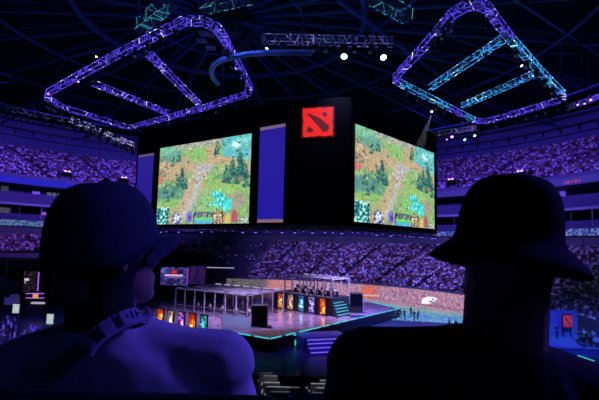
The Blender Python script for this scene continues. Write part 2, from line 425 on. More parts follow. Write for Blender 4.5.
# ------------------------------------------------------------------ lighting trusses
def lattice(mb, p, q, s=.6, rc=.045, rl=.025, bay=.55):
    p, q = Vector(p), Vector(q); d = q - p; L = d.length; d.normalize()
    a = d.cross(Vector((0, 0, 1))).normalized(); b = Vector((0, 0, 1)); n = max(1, round(L / bay)); h = s / 2
    cs = [(a * h + b * h), (a * h - b * h), (-a * h - b * h), (-a * h + b * h)]
    for c in cs: mb.beam(p + c, q + c, rc, 5)
    for i in range(n + 1):
        m = p + d * (L * i / n)
        for k in range(4): mb.beam(m + cs[k], m + cs[(k + 1) % 4], rl, 4, cap=False)
        if i < n:
            m2 = p + d * (L * (i + 1) / n)
            for k in range(4):
                x, y = (cs[k], cs[(k + 1) % 4]) if i % 2 else (cs[(k + 1) % 4], cs[k])
                mb.beam(m + x, m2 + y, rl, 4, cap=False)
rl = random.Random(12)
def leds(mb, p, q, colf, s=.6, step=.3, dens=.85):
    """little LED tubes clipped along the four chords"""
    p, q = Vector(p), Vector(q); d = q - p; L = d.length; d.normalize(); a = d.cross(Vector((0, 0, 1))).normalized(); h = s / 2 + .055
    for ca, cb in ((1, 1), (1, -1), (-1, 1), (-1, -1)):
        t = rl.random() * step
        while t < L:
            if rl.random() < dens:
                o = p + d * t + a * (ca * h) + Vector((0, 0, cb * h))
                mb.cur = colf(o)
                if rl.random() < .62: e = o + d * rl.uniform(.2, .5)
                else: e = p + d * min(L, t + rl.uniform(-.1, .6)) + a * (ca * h * rl.choice([1, -1])) + Vector((0, 0, cb * h * rl.choice([1, -1]) * .96))
                mb.beam(o, e, rl.uniform(.016, .03), 4)
            t += step * rl.uniform(.6, 1.2)
def violet(o):
    x = rl.random()
    k = .45 + .55 * (.5 + .5 * mnoise.noise(o * .35))
    if x < .07: return tuple(c * k for c in (1.3, 1.2, 2.2))
    if x < .6: return tuple(c * k for c in (.17, .08, 1.5))
    return tuple(c * k for c in (.10, .06, .8))
def teal(o):
    x = rl.random()
    if x < .07: return (.9, 1.4, 1.6)
    if x < .6: return (.03, .42, .85)
    return (.06, .2, .75)
def mixed(o):
    return teal(o) if mnoise.noise(o * .12 + Vector((3, 1, 0))) > -.02 else violet(o)
def faint(o):
    return (.05, .04, .2) if rl.random() < .85 else (.2, .18, .5)
LEDM = amat('led_tubes', 1.9)

def make_truss(name, segs, label, cat='lighting truss', s=.62, hang=(), dens=.85, step=.3):
    """segs: (p, q, colour function)"""
    c = sum((Vector(p) + Vector(q) for p, q, f in segs), Vector()) / (2 * len(segs)); lo = min(min(p[2], q[2]) for p, q, f in segs)
    r = root(name, (c.x, c.y, lo - s / 2), label, cat)
    mb = MB()
    for p, q, f in segs: lattice(mb, p, q, s)
    mb.build('truss_frame', STEEL, r)
    for p, q, f in segs:
        if f is None: continue
        mb = MB(); leds(mb, p, q, f, s, step, dens); mb.build('led_strip', LEDM, r, label='glowing LED tubes', kind='stuff')
    for h in hang:
        mb = MB(); mb.beam((h[0], h[1], h[2] + s / 2), (h[0], h[1], 45.0), .015, 4); mb.build('hanging_cable', CABLE, r)
    return r
TZ = 35.0
def tz(px, py, z=TZ): return atz(px, py, z)
def chamfer_loop(pts): return list(zip(pts, pts[1:] + pts[:1]))
# left ring
L = [tz(47, 98), tz(49, 92), tz(118, 54), tz(184, 21), tz(203, 21), tz(217, 28), tz(224, 38), tz(250, 88), tz(247, 94), tz(206, 107), tz(132, 127), tz(124, 126), tz(62, 107)]
segs = [(a, b, violet) for a, b in chamfer_loop(L)] + [(tz(93, 83), tz(168, 113), violet), (tz(148, 53), tz(199, 104), violet)]
make_truss('lighting_truss', segs, 'large all-violet LED truss ring with two cross bars', hang=[L[0], L[2], L[4], L[6], L[8], L[10]])
# right ring
Rr = [tz(395, 79), tz(398, 74), tz(430, 40), tz(452, 14), tz(466, 6), tz(478, 4), tz(487, 8), tz(510, 38), tz(540, 71), tz(563, 94), tz(563, 99), tz(520, 112), tz(484, 122), tz(474, 120), tz(440, 103), tz(400, 83)]
cf = [violet, violet, violet, violet, violet, violet, mixed, teal, mixed, violet, violet, violet, violet, mixed, teal, mixed]
segs = [(a, b, cf[i]) for i, (a, b) in enumerate(chamfer_loop(Rr))] + [(tz(430, 88), tz(503, 39), teal), (tz(462, 106), tz(536, 73), teal)]
make_truss('lighting_truss', segs, 'large LED truss ring mixing violet and teal, with two cross bars', hang=[Rr[0], Rr[2], Rr[4], Rr[7], Rr[9], Rr[12], Rr[14]])
# straight centre truss
p, q = aty(262, 39, 50), aty(392, 40, 50); q = Vector((q.x, q.y, p.z)); CT = (p, q)
make_truss('lighting_truss', [(p, q, faint)], 'straight dim lattice truss above the red emblem carrying teal spotlights', hang=[p.lerp(q, .15), p.lerp(q, .85)], s=.8)
# dark trusses near the left and right stands
p0, p1, p2 = tz(-12, 105), tz(70, 121), tz(136, 150)
def dim(o): return (.05, .05, .14) if rl.random() < .93 else (.3, .25, .6)
make_truss('lighting_truss', [(p0, p1, dim), (p1, p2, dim)], 'long dark truss running past the upper stand on the cap side', hang=[p1, p2], dens=.25)
p3, p4 = aty(68, 118, 70), aty(136, 146, 82)
def whitish(o): return (.35, .33, .75) if rl.random() < .6 else (.6, .6, .85)
make_truss('lighting_truss', [(p3, p4, whitish)], 'short pale-lit truss hanging below the all-violet ring', hang=[p3], dens=.4)
p5, p6 = aty(566, 108, 66), aty(625, 88, 60)
make_truss('lighting_truss', [(p5, p6, dim)], 'dark truss with three violet lamps above the upper stand over the bucket hat', hang=[p5], dens=.3)
p7, p8 = aty(432, 134, 74), aty(476, 128, 66)
make_truss('lighting_truss', [(p7, p8, dim)], 'short truss beside the outer edge of the video screen nearest the bucket hat', hang=[p7, p8], dens=.4)
# dotted teal catwalk trusses high at the top
def tdots(o): return (.03, .30, .34)
for a, b, l in ((tz(140, 26, 41), tz(172, 0, 41), 'teal-dotted catwalk truss high above the all-violet ring'), (tz(202, 6, 41), tz(246, -4, 41), 'teal-dotted catwalk truss beside the dark roof hub'), (tz(372, -4, 41), tz(408, 16, 41), 'teal-dotted catwalk truss high above the straight centre truss')):
    make_truss('catwalk_truss', [(a, b, tdots)], l, s=1.4, dens=.35, hang=[a, b])
# curved pipe above the screens
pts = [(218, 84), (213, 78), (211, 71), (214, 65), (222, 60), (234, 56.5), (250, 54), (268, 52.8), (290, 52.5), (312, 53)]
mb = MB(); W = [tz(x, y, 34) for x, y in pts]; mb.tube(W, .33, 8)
r = root('curved_pipe', (W[4].x, W[4].y, 33.7), 'curved pipe arc with blue light put into its colour, hanging above the screens', 'pipe')
mb.build('pipe', pmat('light_tinted_pipe', (.25, .6, .8), .4), r)  # blue of the light it catches is put into the base colour
for w in (W[2], W[5], W[8]):
    mb = MB(); mb.beam(w, (w.x, w.y, 45), .02, 4); mb.build('hanging_cable', BLACK, r)

# ------------------------------------------------------------------ lamps
def spot(loc, target, col, power, size=60, blend=1.0, rad=.3):
    l = bpy.data.lights.new('scene_spot', 'SPOT'); l.energy = power; l.color = col; l.spot_size = radians(size); l.spot_blend = blend; l.shadow_soft_size = rad
    o = bpy.data.objects.new('spot_light', l); COL.objects.link(o); o.location = loc
    o.rotation_euler = (Vector(target) - Vector(loc)).to_track_quat('-Z', 'Y').to_euler(); return o
def point(loc, col, power, rad=.3):
    l = bpy.data.lights.new('lamp_glow', 'POINT'); l.energy = power; l.color = col; l.shadow_soft_size = rad
    o = bpy.data.objects.new('point_light', l); COL.objects.link(o); o.location = loc; return o

def moving_head(name, label, group, lens_mat):
    r = root(name, (0, 0, 0), label, 'stage light', group)
    mb = MB(); mb.box((0, 0, -.12), (.5, .42, .2)); mb.beam((-.15, 0, 0), (-.15, 0, .18), .03, 6); mb.beam((.15, 0, 0), (.15, 0, .18), .03, 6); mb.build('base', BLACK, r, local=True)
    mb = MB(); mb.box((0, 0, -.26), (.56, .16, .1)); mb.box((-.27, 0, -.52), (.06, .16, .5)); mb.box((.27, 0, -.52), (.06, .16, .5)); mb.build('yoke', BLACK, r, local=True)
    mb = MB(); d = Vector((0, -.55, -.83)).normalized(); c = Vector((0, 0, -.62)); mb.beam(c - d * .3, c - d * .1, .14, 12, .2); mb.beam(c - d * .1, c + d * .3, .2, 12, .22)
    h = mb.build('lamp_head', BLACK, r, local=True)
    mb = MB(); mb.beam(c + d * .3, c + d * .33, .21, 14); mb.build('lens', lens_mat, h, local=True)
    finish_tree(r); return r
HEADS = {}
def place_head(kind, pos, yaw, label, group, mat, s=1.0):
    M = Matrix.Translation(pos) @ Matrix.Rotation(yaw, 4, 'Z') @ Matrix.Scale(s, 4)
    if kind not in HEADS:
        HEADS[kind] = moving_head('moving_head_light', label, group, mat); HEADS[kind].matrix_world = M; return HEADS[kind]
    return dup(HEADS[kind], M, label, group)
OFF = emat('lens_dark', (.02, .03, .09), .6); VIO = emat('lens_violet', (.35, .12, 1), 9); TEA = emat('lens_teal', (.25, 1, .85), 14); WHI = emat('lens_white', (1, .85, .7), 12)
# centre truss fixtures
a, b = CT
for px, kind in ((268, 't'), (285, 'o'), (301, 'o'), (313, 'o'), (327, 'o'), (344, 'T'), (355, 'o'), (371, 'o'), (383, 'T')):
    t = (px - 262) / 130; p = a.lerp(b, t) - Vector((0, 0, .6))
    if kind == 'T':
        place_head('teal', p, rnd.uniform(-.2, .2), 'bright teal spotlight under the centre truss, %s' % ('the left of the two big ones' if px == 344 else 'the right of the two big ones'), None, TEA, 1.7)
    elif kind == 't': place_head('teal', p, -.9, 'small teal spotlight at the left end of the centre truss', None, TEA, .7)
    else: place_head('off', p, rnd.uniform(-1, 1), 'unlit black moving head light hanging under the centre truss', 'unlit lights under the centre truss', OFF)
# lights under the ring trusses
def along(P, q, n, lab, grp, kind='off', mat=OFF, s=1.0, side=None):
    for i in range(n):
        t = (i + .5) / n; p = P.lerp(q, t) - Vector((0, 0, .62))
        place_head(kind, p, rnd.uniform(-pi, pi), lab, grp, mat, s)
for i, n in ((9, 7), (10, 0), (8, 2), (2, 5), (6, 5), (12, 6)):
    if n: along(L[i], L[(i + 1) % len(L)], n, 'unlit black moving head hanging under the all-violet ring', 'unlit lights under the left ring')
for i, n in ((2, 4), (7, 3), (8, 3), (10, 4), (11, 4), (13, 4), (14, 4)):
    along(Rr[i], Rr[(i + 1) % len(Rr)], n, 'unlit black moving head hanging under the violet and teal ring', 'unlit lights under the right ring')
along(p0, p1, 11, 'unlit black stage light on the long dark truss by the stand', 'lights on the long left truss')
along(p1, p2, 9, 'unlit black stage light on the long dark truss by the stand', 'lights on the long left truss')
along(p3, p4, 8, 'unlit black stage light under the short pale-lit truss', 'lights on the short left truss')
# lit lamps at picked places: position, kind, mat, label
VP = [(452, 136, 70, 'vio', VIO, 'violet spotlight beside the upper right corner of the right screen', 1.1), (447, 139, 72, 'vio', VIO, 'small violet spotlight next to the right screen, nearest the screen', .5),
      (465, 139, 68, 'teal', TEA, 'lower of the two small teal spotlights right of the right screen', .7), (475, 135, 66, 'teal', TEA, 'upper of the two small teal spotlights right of the right screen', .7),
      (474, 121, 76, 'vio', VIO, 'violet lamp glowing at the bottom corner of the right ring', .8), (562, 92, 62, 'vio', VIO, 'violet lamp glowing at the right corner of the right ring', .7),
      (547, 75, 58, 'vio', VIO, 'violet lamp glowing halfway down the right side of the right ring', .6), (516, 115, 72, 'vio', VIO, 'violet lamp under the lower edge of the right ring', .7),
      (578, 104, 64, 'vio', VIO, 'leftmost of three violet lamps on the dark truss at the right edge', .7), (585, 103, 63, 'vio', VIO, 'middle one of three violet lamps on the dark truss at the right edge', .6), (591, 99, 62, 'vio', VIO, 'rightmost of three violet lamps on the dark truss at the right edge', .8),
      (432, 111, 66, 'whi', WHI, 'small white spotlight above the right screen, shining down', .7), (522, 65, 55, 'whi', WHI, 'small warm white spotlight inside the right ring', .65),
      (96, 56, 60, 'whi', WHI, 'small white lamp above the left violet ring', .55), (48, 93, 66, 'vio', VIO, 'violet lamp at the left corner of the left ring', .9), (78, 81, 62, 'vio', VIO, 'violet lamp on the upper left side of the left ring', .6),
      (57, 161, 100, 'vio', VIO, None, 0)]
for px, py, Y, kind, mat, lab, s in VP:
    if not lab: continue
    p = aty(px, py, Y) + Vector((0, .2, .75 * s))
    o = place_head(kind, p, 0, lab, None, mat, s)
    mb = MB(); pts = [p, p + Vector((0, 0, .5))]
    q = bpy.data.objects.new
    mb.beam((0, 0, .12), (0, 0, (45 - p.z) / s), .015 / s, 4); c = mb.build('hanging_cable', CABLE, o, local=True)

# ------------------------------------------------------------------ hanging screens
def frame_from(a, b, z0):
    """matrix with x from a to b (plan points), z up, y pointing towards the back"""
    a, b = Vector((a[0], a[1], 0)), Vector((b[0], b[1], 0)); x = (b - a).normalized(); y = Vector((0, 0, 1)).cross(x)
    M = Matrix(((x.x, y.x, 0, a.x), (x.y, y.y, 0, a.y), (0, 0, 1, z0), (0, 0, 0, 1))); return M, (b - a).length
RA, RB = (6.75, 52.7), (21.45, 68.5)
SH = 12.2
LA, LB = (-22.5, 68.3), (-6.7, 57.5)
field = paint_field()
def screen(a, b, z0, h, lab, A, name='video_screen', s=1.15):
    M, w = frame_from(a, b, z0); mid = M @ Vector((w / 2, 0, 0))
    r = root(name, mid, lab, 'screen')
    mb = MB(); mb.M = M; mb.box((w / 2, .14, h / 2), (w + .25, .22, h + .25)); mb.build('screen_frame', BLACK, r)
    mb = MB(); raster_quad(mb, A, lambda u, v: M @ Vector((u * w, .0, h * (1 - v)))); mb.build('display', amat('display_%g' % s, s), r, label='lit display picture')
    return r
screen(LA, LB, 14.72, 12.2, 'giant battlefield video screen standing between the two purple banner screens', field)
screen(RA, RB, 15.0, 12.2, 'giant battlefield video screen on the emblem side nearest the bucket hat', field)
# purple banner screens left and right of the left screen
dl = (Vector(LB) - Vector(LA)).normalized()
def on_left_plane(px):
    d = ray(px, 180); # intersect plan ray with left plane
    A_ = Vector(LA); # t*d = A_ + s*dl
    det = d.x * (-dl.y) + dl.x * d.y
    t = (A_.x * (-dl.y) + dl.x * A_.y) / det; return Vector((d.x * t, d.y * t))
def blankr(c0, c1, top, bot):
    A = np.zeros((30, 8, 3))
    for j in range(30):
        for i in range(8): A[j, i] = lin(tuple(c0[k] + (c1[k] - c0[k]) * j / 29 for k in range(3)))
    A[0, :] = lin(top); A[29, :] = lin(bot); return A
b0, b1 = on_left_plane(258.5), on_left_plane(284)
z0b = zat(270, 222.5, *((b0 + b1) / 2)); z1b = zat(271, 125.5, *((b0 + b1) / 2))
screen(b0, b1, z0b, z1b - z0b, 'plain purple banner screen between a giant video screen and the red emblem', blankr((42, 30, 150), (36, 26, 160), (120, 90, 130), (130, 100, 110)), 'banner_screen', 1.0)
b2, b3 = on_left_plane(137), on_left_plane(152.5)
z1c = zat(145, 154, *((b2 + b3) / 2))
screen(b2, b3, 14.72, z1c - 14.72, 'narrow purple banner screen on the outer end of the rig, above the cap', blankr((46, 34, 150), (38, 28, 150), (110, 80, 120), (90, 70, 110)), 'banner_screen', .9)
# housing
HC = on_left_plane(287); HL = on_left_plane(134); back = Vector((0.45, .9)) * .25
nL = Vector((-dl.y, dl.x)); dr = (Vector(RB) - Vector(RA)).normalized(); nR = Vector((-dr.y, dr.x))
RE = Vector(RB) + dr * 1.6; RS = Vector(RA) - dr * .55
poly = [HL + nL * .3, HC + nL * .3, RS + nR * .3, RE + nR * .3, RE + nR * 2.2, RS + Vector((0, 14)), HC + Vector((0, 14)), HL + nL * 2.2]
poly = [(p.x, p.y) for p in poly]
r = root('screen_rig', (0, 62, 13.9), 'black hanging rig that carries the giant screens and the emblem', 'screen rig')
mb = MB(); mb.prism(poly, 14.3, 30.6); mb.build('cladding', pmat('rig_cladding', (.004, .005, .008), .9, spec=.02), r)
mb = MB()
for i in range(len(poly)):
    p, q = Vector(poly[i] + (13.9,)), Vector(poly[(i + 1) % len(poly)] + (13.9,))
    n = max(2, int((q - p).length / 1.2)); mb.beam(p, q, .06, 4); mb.beam(p + Vector((0, 0, .45)), q + Vector((0, 0, .45)), .06, 4)
    for k in range(n): mb.beam(p.lerp(q, k / n), p.lerp(q, (k + .5) / n) + Vector((0, 0, .45)), .035, 4); mb.beam(p.lerp(q, (k + .5) / n) + Vector((0, 0, .45)), p.lerp(q, (k + 1) / n), .035, 4)
mb.build('under_truss', pmat('under_truss_paint', (.2, .22, .3), .5), r)
for x, y in ((HL.x + 2, HL.y + 1), (RE.x - 1, RE.y + 1.5), (0, 60), (0, 66)):
    mb = MB(); mb.beam((x, y, 30.5), (x, y, 45), .04, 4); mb.build('hanging_cable', BLACK, r)
# small violet lamps under the rig
lampm = emat('tiny_violet', (.16, .12, .9), 1.6)
def lamp_proto():
    r = root('rig_lamp', (0, 0, 0), 'x', 'lamp', 'small violet lamps under the hanging screens')
    mb = MB(); mb.beam((0, 0, -.02), (0, 0, -.22), .12, 8, .16); mb.build('housing', BLACK, r, local=True)
    mb = MB(); mb.ell((0, 0, -.24), (.13, .13, .08)); mb.build('bulb', lampm, r, local=True); finish_tree(r); return r
lp = lamp_proto(); first = True
for i in (0, 1, 2):
    p, q = Vector(poly[i] + (13.84,)), Vector(poly[i + 1] + (13.84,)); n = (16, 6, 17)[i]
    for k in range(n):
        M = Matrix.Translation(p.lerp(q, (k + .5 + rnd.uniform(-.3, .3)) / n)) @ Matrix.Scale(rnd.choice([.7, 1, 1.3]), 4)
        o = lp if first else dup(lp, M); first = False
        if o is lp: o.matrix_world = M
        o['label'] = 'small violet lamp under the bottom edge of the hanging screen rig'
# red emblem
M, w = frame_from((HC.x + nL.x * .3, HC.y + nL.y * .3), (RS.x + nR.x * .3, RS.y + nR.y * .3), 0)
iM = M.inverted()
def onc(px, py):
    """point on the centre face"""
    d = ray(px, py); o = iM @ CAM; dd = iM.to_3x3() @ d; t = (-.25 - o.y) / dd.y; return o + dd * t
c0, c1 = onc(302.3, 136.5), onc(333, 107)
lw, lh = c1.x - c0.x, c1.z - c0.z
ed = [(0, 0)]; rr = random.Random(3)
def uv(x, y): return (c0.x + (x - 65) / 270 * lw, c0.z + (335 - y) / 250 * lh)
def flat(name, pts, y0, y1, mat, parent, **k):
    mb = MB(); mb.M = M; n = len(pts)
    P = [uv(*p) for p in pts]; mb.add([(p[0], y0, p[1]) for p in P] + [(p[0], y1, p[1]) for p in P], [tuple(range(n)), tuple(range(2 * n - 1, n - 1, -1))] + [(i, n + i, n + (i + 1) % n, (i + 1) % n) for i in range(n)])
    return mb.build(name, mat, parent, **k)
r = root('emblem_sign', M @ Vector((c0.x + lw / 2, -.2, c0.z)), 'square glowing red emblem sign with dark diagonal slash at the centre', 'sign')
def edge():
    P = []
    for x in range(65, 335, 27): P.append((x, 85 + rr.uniform(-4, 5)))
    for y in range(85, 335, 25): P.append((335 + rr.uniform(-5, 3), y))
    for x in range(335, 65, -27): P.append((x, 335 + rr.uniform(-5, 6)))
    for y in range(335, 85, -25): P.append((65 + rr.uniform(-3, 6), y))
    return P
flat('panel_edge', [(52, 70), (348, 72), (350, 350), (50, 348)], -.12, -.01, emat('emblem_rim', (.06, .004, .006), .6), r)
flat('red_panel', edge(), -.2, -.125, emat('emblem_red', (.84, .02, .015), 1.0), r)
dk = emat('emblem_dark', (.12, .012, .015), 1.0)
flat('diagonal_slash', [(100, 130), (118, 128), (160, 150), (215, 175), (262, 212), (298, 243), (304, 262), (298, 282), (282, 298), (262, 303), (245, 296), (225, 272), (190, 230), (155, 190), (118, 152)], -.23, -.205, dk, r)
flat('small_mark', [(234, 138), (250, 132), (262, 124), (272, 132), (285, 138), (281, 158), (266, 168), (252, 156)], -.23, -.205, dk, r)
flat('small_mark', [(119, 245), (135, 256), (150, 264), (168, 294), (150, 296), (138, 303), (118, 300), (99, 290), (108, 272)], -.23, -.205, dk, r)

# ------------------------------------------------------------------ people, small
SKINS = [(.55, .36, .26), (.6, .42, .32), (.5, .33, .24), (.42, .27, .2)]
CLOTH = [(.9, .9, .9), (.8, .75, .8), (.55, .2, .25), (.10, .12, .35), (.015, .015, .02), (.02, .02, .03), (.2, .2, .24), (.05, .05, .08), (.95, .75, .8), (.02, .02, .03), (.4, .4, .5), (.12, .04, .05), (.8, .8, .95), (.03, .03, .04)]
def person_mesh(mb, seated=True, cloth=(.5, .5, .5), skin=SKINS[0], hair=(.01, .01, .01), legs=(.03, .03, .05), lean=0.0, arm=0, n=8, dressed=True):
    """figure facing -y, origin at the feet"""
    def ringp(z, rx, ry, y=0, x=0): return [Vector((x + rx * cos(2 * pi * i / n), y + ry * sin(2 * pi * i / n), z)) for i in range(n)]
    hz = .45 if seated else .88
    mb.cur = cloth
    mb.loft([ringp(hz, .17, .13), ringp(hz + .2, .16, .12, lean * .3), ringp(hz + .42, .2, .12, lean * .8), ringp(hz + .52, .17, .1, lean), ringp(hz + .57, .07, .07, lean)])
    for s in (-1, 1):
        sh = Vector((s * .2, lean, hz + .47))
        el = sh + (Vector((s * .06, -.05, -.27)) if arm == 0 else Vector((s * .12, -.12, .05)))
        ha = el + (Vector((-s * .06, -.22, -.02)) if arm == 0 else Vector((-s * .05, -.06, .25)))
        mb.cur = cloth; mb.beam(sh, el, .055, 6, .045); mb.cur = skin; mb.beam(el, ha, .04, 6, .03); mb.ell(ha, (.04, .045, .04), nu=6, nv=4)
        mb.cur = legs
        if seated:
            mb.beam((s * .09, 0, .5), (s * .11, -.42, .5), .085, 6, .065); mb.beam((s * .11, -.42, .5), (s * .11, -.4, .08), .06, 6, .045)
            mb.cur = (.05, .05, .05); mb.box((s * .11, -.47, .04), (.09, .25, .08))
        else:
            mb.beam((s * .09, 0, .95), (s * .1, 0, .48), .09, 6, .065); mb.beam((s * .1, 0, .48), (s * .1, .02, .08), .06, 6, .045)
            mb.cur = (.05, .05, .05); mb.box((s * .1, -.05, .04), (.09, .25, .08))
    mb.cur = skin; mb.beam((0, lean, hz + .53), (0, lean - .01, hz + .66), .05, 6)
    mb.ell((0, lean - .02, hz + .74), (.078, .092, .115), nu=8, nv=6)
    mb.beam((0, lean - .1, hz + .745), (0, lean - .125, hz + .72), .012, 4)
    mb.cur = hair; mb.ell((0, lean + .005, hz + .775), (.088, .1, .1), nu=8, nv=5)
PM = amat('people_colours', 0, .85)
rp = random.Random(21)
seated_protos = []
def mk_proto(seated, cloth, arm=0, name='spectator', hair=(.01, .01, .012), legs=(.03, .03, .05)):
    mb = MB(); person_mesh(mb, seated, cloth, rp.choice(SKINS), hair, legs, rp.uniform(-.06, .1), arm)
    o = mb.build(name, PM, local=True); return o
USED = set()
def place_person(p, pos, yaw, label, cat, group, s=1.0):
    M = Matrix.Translation(pos) @ Matrix.Rotation(yaw, 4, 'Z') @ Matrix.Scale(s, 4)
    if p.name not in USED:
        USED.add(p.name); o = p; o.matrix_world = M
    else:
        o = p.copy(); COL.objects.link(o); o.matrix_world = M
    o['label'] = label; o['category'] = cat
    if group: o['group'] = group
    return o

# ------------------------------------------------------------------ the crowd in the stands
AISLES_U = [radians(x) for x in (8, 21, 34, 47, 60, 106, 118, 130, 142, 154, 166)]
SK = .0047
spots = []
rc = random.Random(99)
def vis(p, m=50):
    x, y, w = proj(p); return -m < x < 599 + m and -20 < y < 420
# upper bowl
VOM = [(az_of(57, 78), 4), (az_of(117, 78), 3), (az_of(533, 78), 4), (az_of(459, 78), 3)]
for k in range(UN):
    r0 = UR0 + k * UD + .42; z = UZ0 + (k + 1) * UH
    a = A0
    while a < A1:
        a += .54 / r0 * rc.uniform(.96, 1.04)
        if any(abs(a - q - SK * 1.5 * (88 - r0) * (1 if q < 1.5 else -1)) < .62 / r0 for q in AISLES_U): continue
        if any(abs(a - q) < .022 and k < kk + 1 for q, kk in VOM): continue
        if rc.random() < .07 or (a > 1.5 and k >= 17): continue
        p = pol(a, r0, z)
        x, y, w = proj(p)
        if not (-50 < x < 649) or 175 < x < 425: continue
        spots.append((p, a, 'upper left' if x < 300 else 'upper right'))
# lower bowl
EA = az_of(275, 71)   # aisle that ends the filled blocks on the left
AISLES_L = [EA, EA - .105 * 1, EA - .30, EA - .47, EA - .66, EA - .86, EA - 1.06, EA - 1.27]
for k in range(LN):
    r0 = LR0 + k * LD + .45; z = LZ0 + k * LH
    skew = SK * (71 - r0)
    a = A0
    while a < A1:
        a += .53 / r0 * rc.uniform(.96, 1.04)
        p = pol(a, r0, z); x, y, w = proj(p + Vector((0, 0, 1)))
        if not (-50 < x < 640): continue
        q = EA + skew
        if any(abs(a - e - skew) < .55 / r0 for e in AISLES_L): continue
        if a > q:
            if x > 212:
                if rc.random() > .13: continue         # nearly empty block
            elif k < 15: continue
        elif rc.random() < .06: continue
        spots.append((p, a, 'lower left' if a > q else ('lower right' if x > 540 else 'lower centre')))
print('spectators in stands', len(spots))
def hidden(p):
    x, y, w = proj(p + Vector((0, 0, 1)))
    if y > 400 or x < 0 or x > 599: return True
    if 44 < x < 165 and y > 190: return True
    if 430 < x < 575 and y > 180: return True
    if x < 265 and y > 322 + 0 * x: return True
    return False
N_IND = 200
order = sorted(range(len(spots)), key=lambda i: 1e9 if hidden(spots[i][0]) else (spots[i][0] - CAM).length)
ind = set(order[:N_IND])
protos = [mk_proto(True, c, arm=(i % 5 == 0)) for i, c in enumerate(CLOTH)]
GL = {'upper left': 'seated spectator in the violet-lit upper stand behind the baseball cap', 'upper right': 'seated spectator in the violet-lit upper stand behind the bucket hat',
      'lower left': 'seated spectator in the top rows of the lower stand near the cap', 'lower right': 'seated spectator in the lower stand beyond the brim of the bucket hat',
      'lower centre': 'seated spectator in the packed lower stand between the screens and the stage'}
for i in order[:N_IND]:
    p, a, g = spots[i]
    place_person(rp.choice(protos), p, a - pi / 2, GL[g], 'person', 'spectators in the %s stand' % g, rp.uniform(.94, 1.06))
# the rest of the crowd: one object each side, thousands of little figures
def crowd_mesh(name, sel, label, seed):
    """vectorised copies of a light seated figure"""
    mb = MB(); n = 6
    def ringp(z, rx, ry, y=0): return [Vector((rx * cos(2 * pi * i / n), y + ry * sin(2 * pi * i / n), z)) for i in range(n)]
    mb.cur = (1, 0, 0); mb.loft([ringp(.45, .2, .14), ringp(.85, .24, .13), ringp(1.0, .1, .1)])
    mb.cur = (1, 0, 0); mb.box((-.27, -.06, .75), (.09, .16, .4)); mb.box((.27, -.06, .75), (.09, .16, .4))
    mb.cur = (0, 1, 0); mb.ell((0, -.03, 1.16), (.09, .1, .12), nu=6, nv=4); mb.box((-.18, -.26, .62), (.08, .2, .08)); mb.box((.18, -.26, .62), (.08, .2, .08))
    mb.cur = (0, 0, 1); mb.ell((0, .01, 1.22), (.1, .105, .09), nu=6, nv=3); mb.box((0, -.25, .48), (.34, .4, .14)); mb.box((0, -.43, .22), (.32, .12, .44))
    V = np.array([tuple(v) for v in mb.v]); nv = len(V); rs = np.random.RandomState(seed)
    sizes = [len(f) for f in mb.f]; FL = np.array([i for f in mb.f for i in f]); starts = np.concatenate([[0], np.cumsum(sizes)[:-1]]); nl = len(FL)
    kind = np.array([[0, 1, 2][c.index(1)] for c, f in zip(mb.c, mb.f) for _ in f])
    N = len(sel); allv = np.zeros((N, nv, 3)); cols = np.zeros((N, nl, 4)); cols[..., 3] = 1
    C = np.array(CLOTH); S = np.array(SKINS)
    for q, (p, a, g) in enumerate(sel):
        t = a - pi / 2 + rs.uniform(-.5, .5); s = rs.uniform(.9, 1.1)
        ca, sa = cos(t) * s, sin(t) * s; W = V.copy()
        if rs.rand() < .12: W[:, 2] *= 1.25
        X = W[:, 0] * ca - W[:, 1] * sa + p.x; Y = W[:, 0] * sa + W[:, 1] * ca + p.y; Z = W[:, 2] * s + p.z
        allv[q, :, 0] = X; allv[q, :, 1] = Y; allv[q, :, 2] = Z
        pal = np.array([C[rs.randint(len(C))] * rs.uniform(.6, 1.15), S[rs.randint(len(S))], (.012, .012, .016)])
        cols[q, :, :3] = np.clip(pal[kind], 0, 1)
    me = bpy.data.meshes.new(name)
    me.vertices.add(N * nv); me.vertices.foreach_set('co', allv.ravel())
    me.loops.add(N * nl); me.loops.foreach_set('vertex_index', (FL[None, :] + (np.arange(N) * nv)[:, None]).ravel())
    me.polygons.add(N * len(sizes)); me.polygons.foreach_set('loop_start', (starts[None, :] + (np.arange(N) * nl)[:, None]).ravel())
    me.update(calc_edges=True); me.validate()
    at = me.color_attributes.new('col', 'FLOAT_COLOR', 'CORNER'); at.data.foreach_set('color', cols.ravel())
    me.materials.append(PM); o = bpy.data.objects.new(name, me); COL.objects.link(o)
    o['label'] = label; o['category'] = 'crowd'; o['kind'] = 'stuff'; return o
for g, lab in (('upper left', 'packed crowd filling the violet-lit upper stand behind the baseball cap'), ('upper right', 'packed crowd filling the violet-lit upper stand behind the bucket hat'), ('lower left', 'thin crowd in the top rows and sparse seats near the cap'), ('lower centre', 'packed crowd in the lower stand behind the stage'), ('lower right', 'crowd in the far rows of the lower stand beyond the bucket hat brim')):
    sel = [s for i, s in enumerate(spots) if i not in ind and s[2] == g]
    if sel: crowd_mesh('spectator_crowd', sel, lab, len(g) + 3)
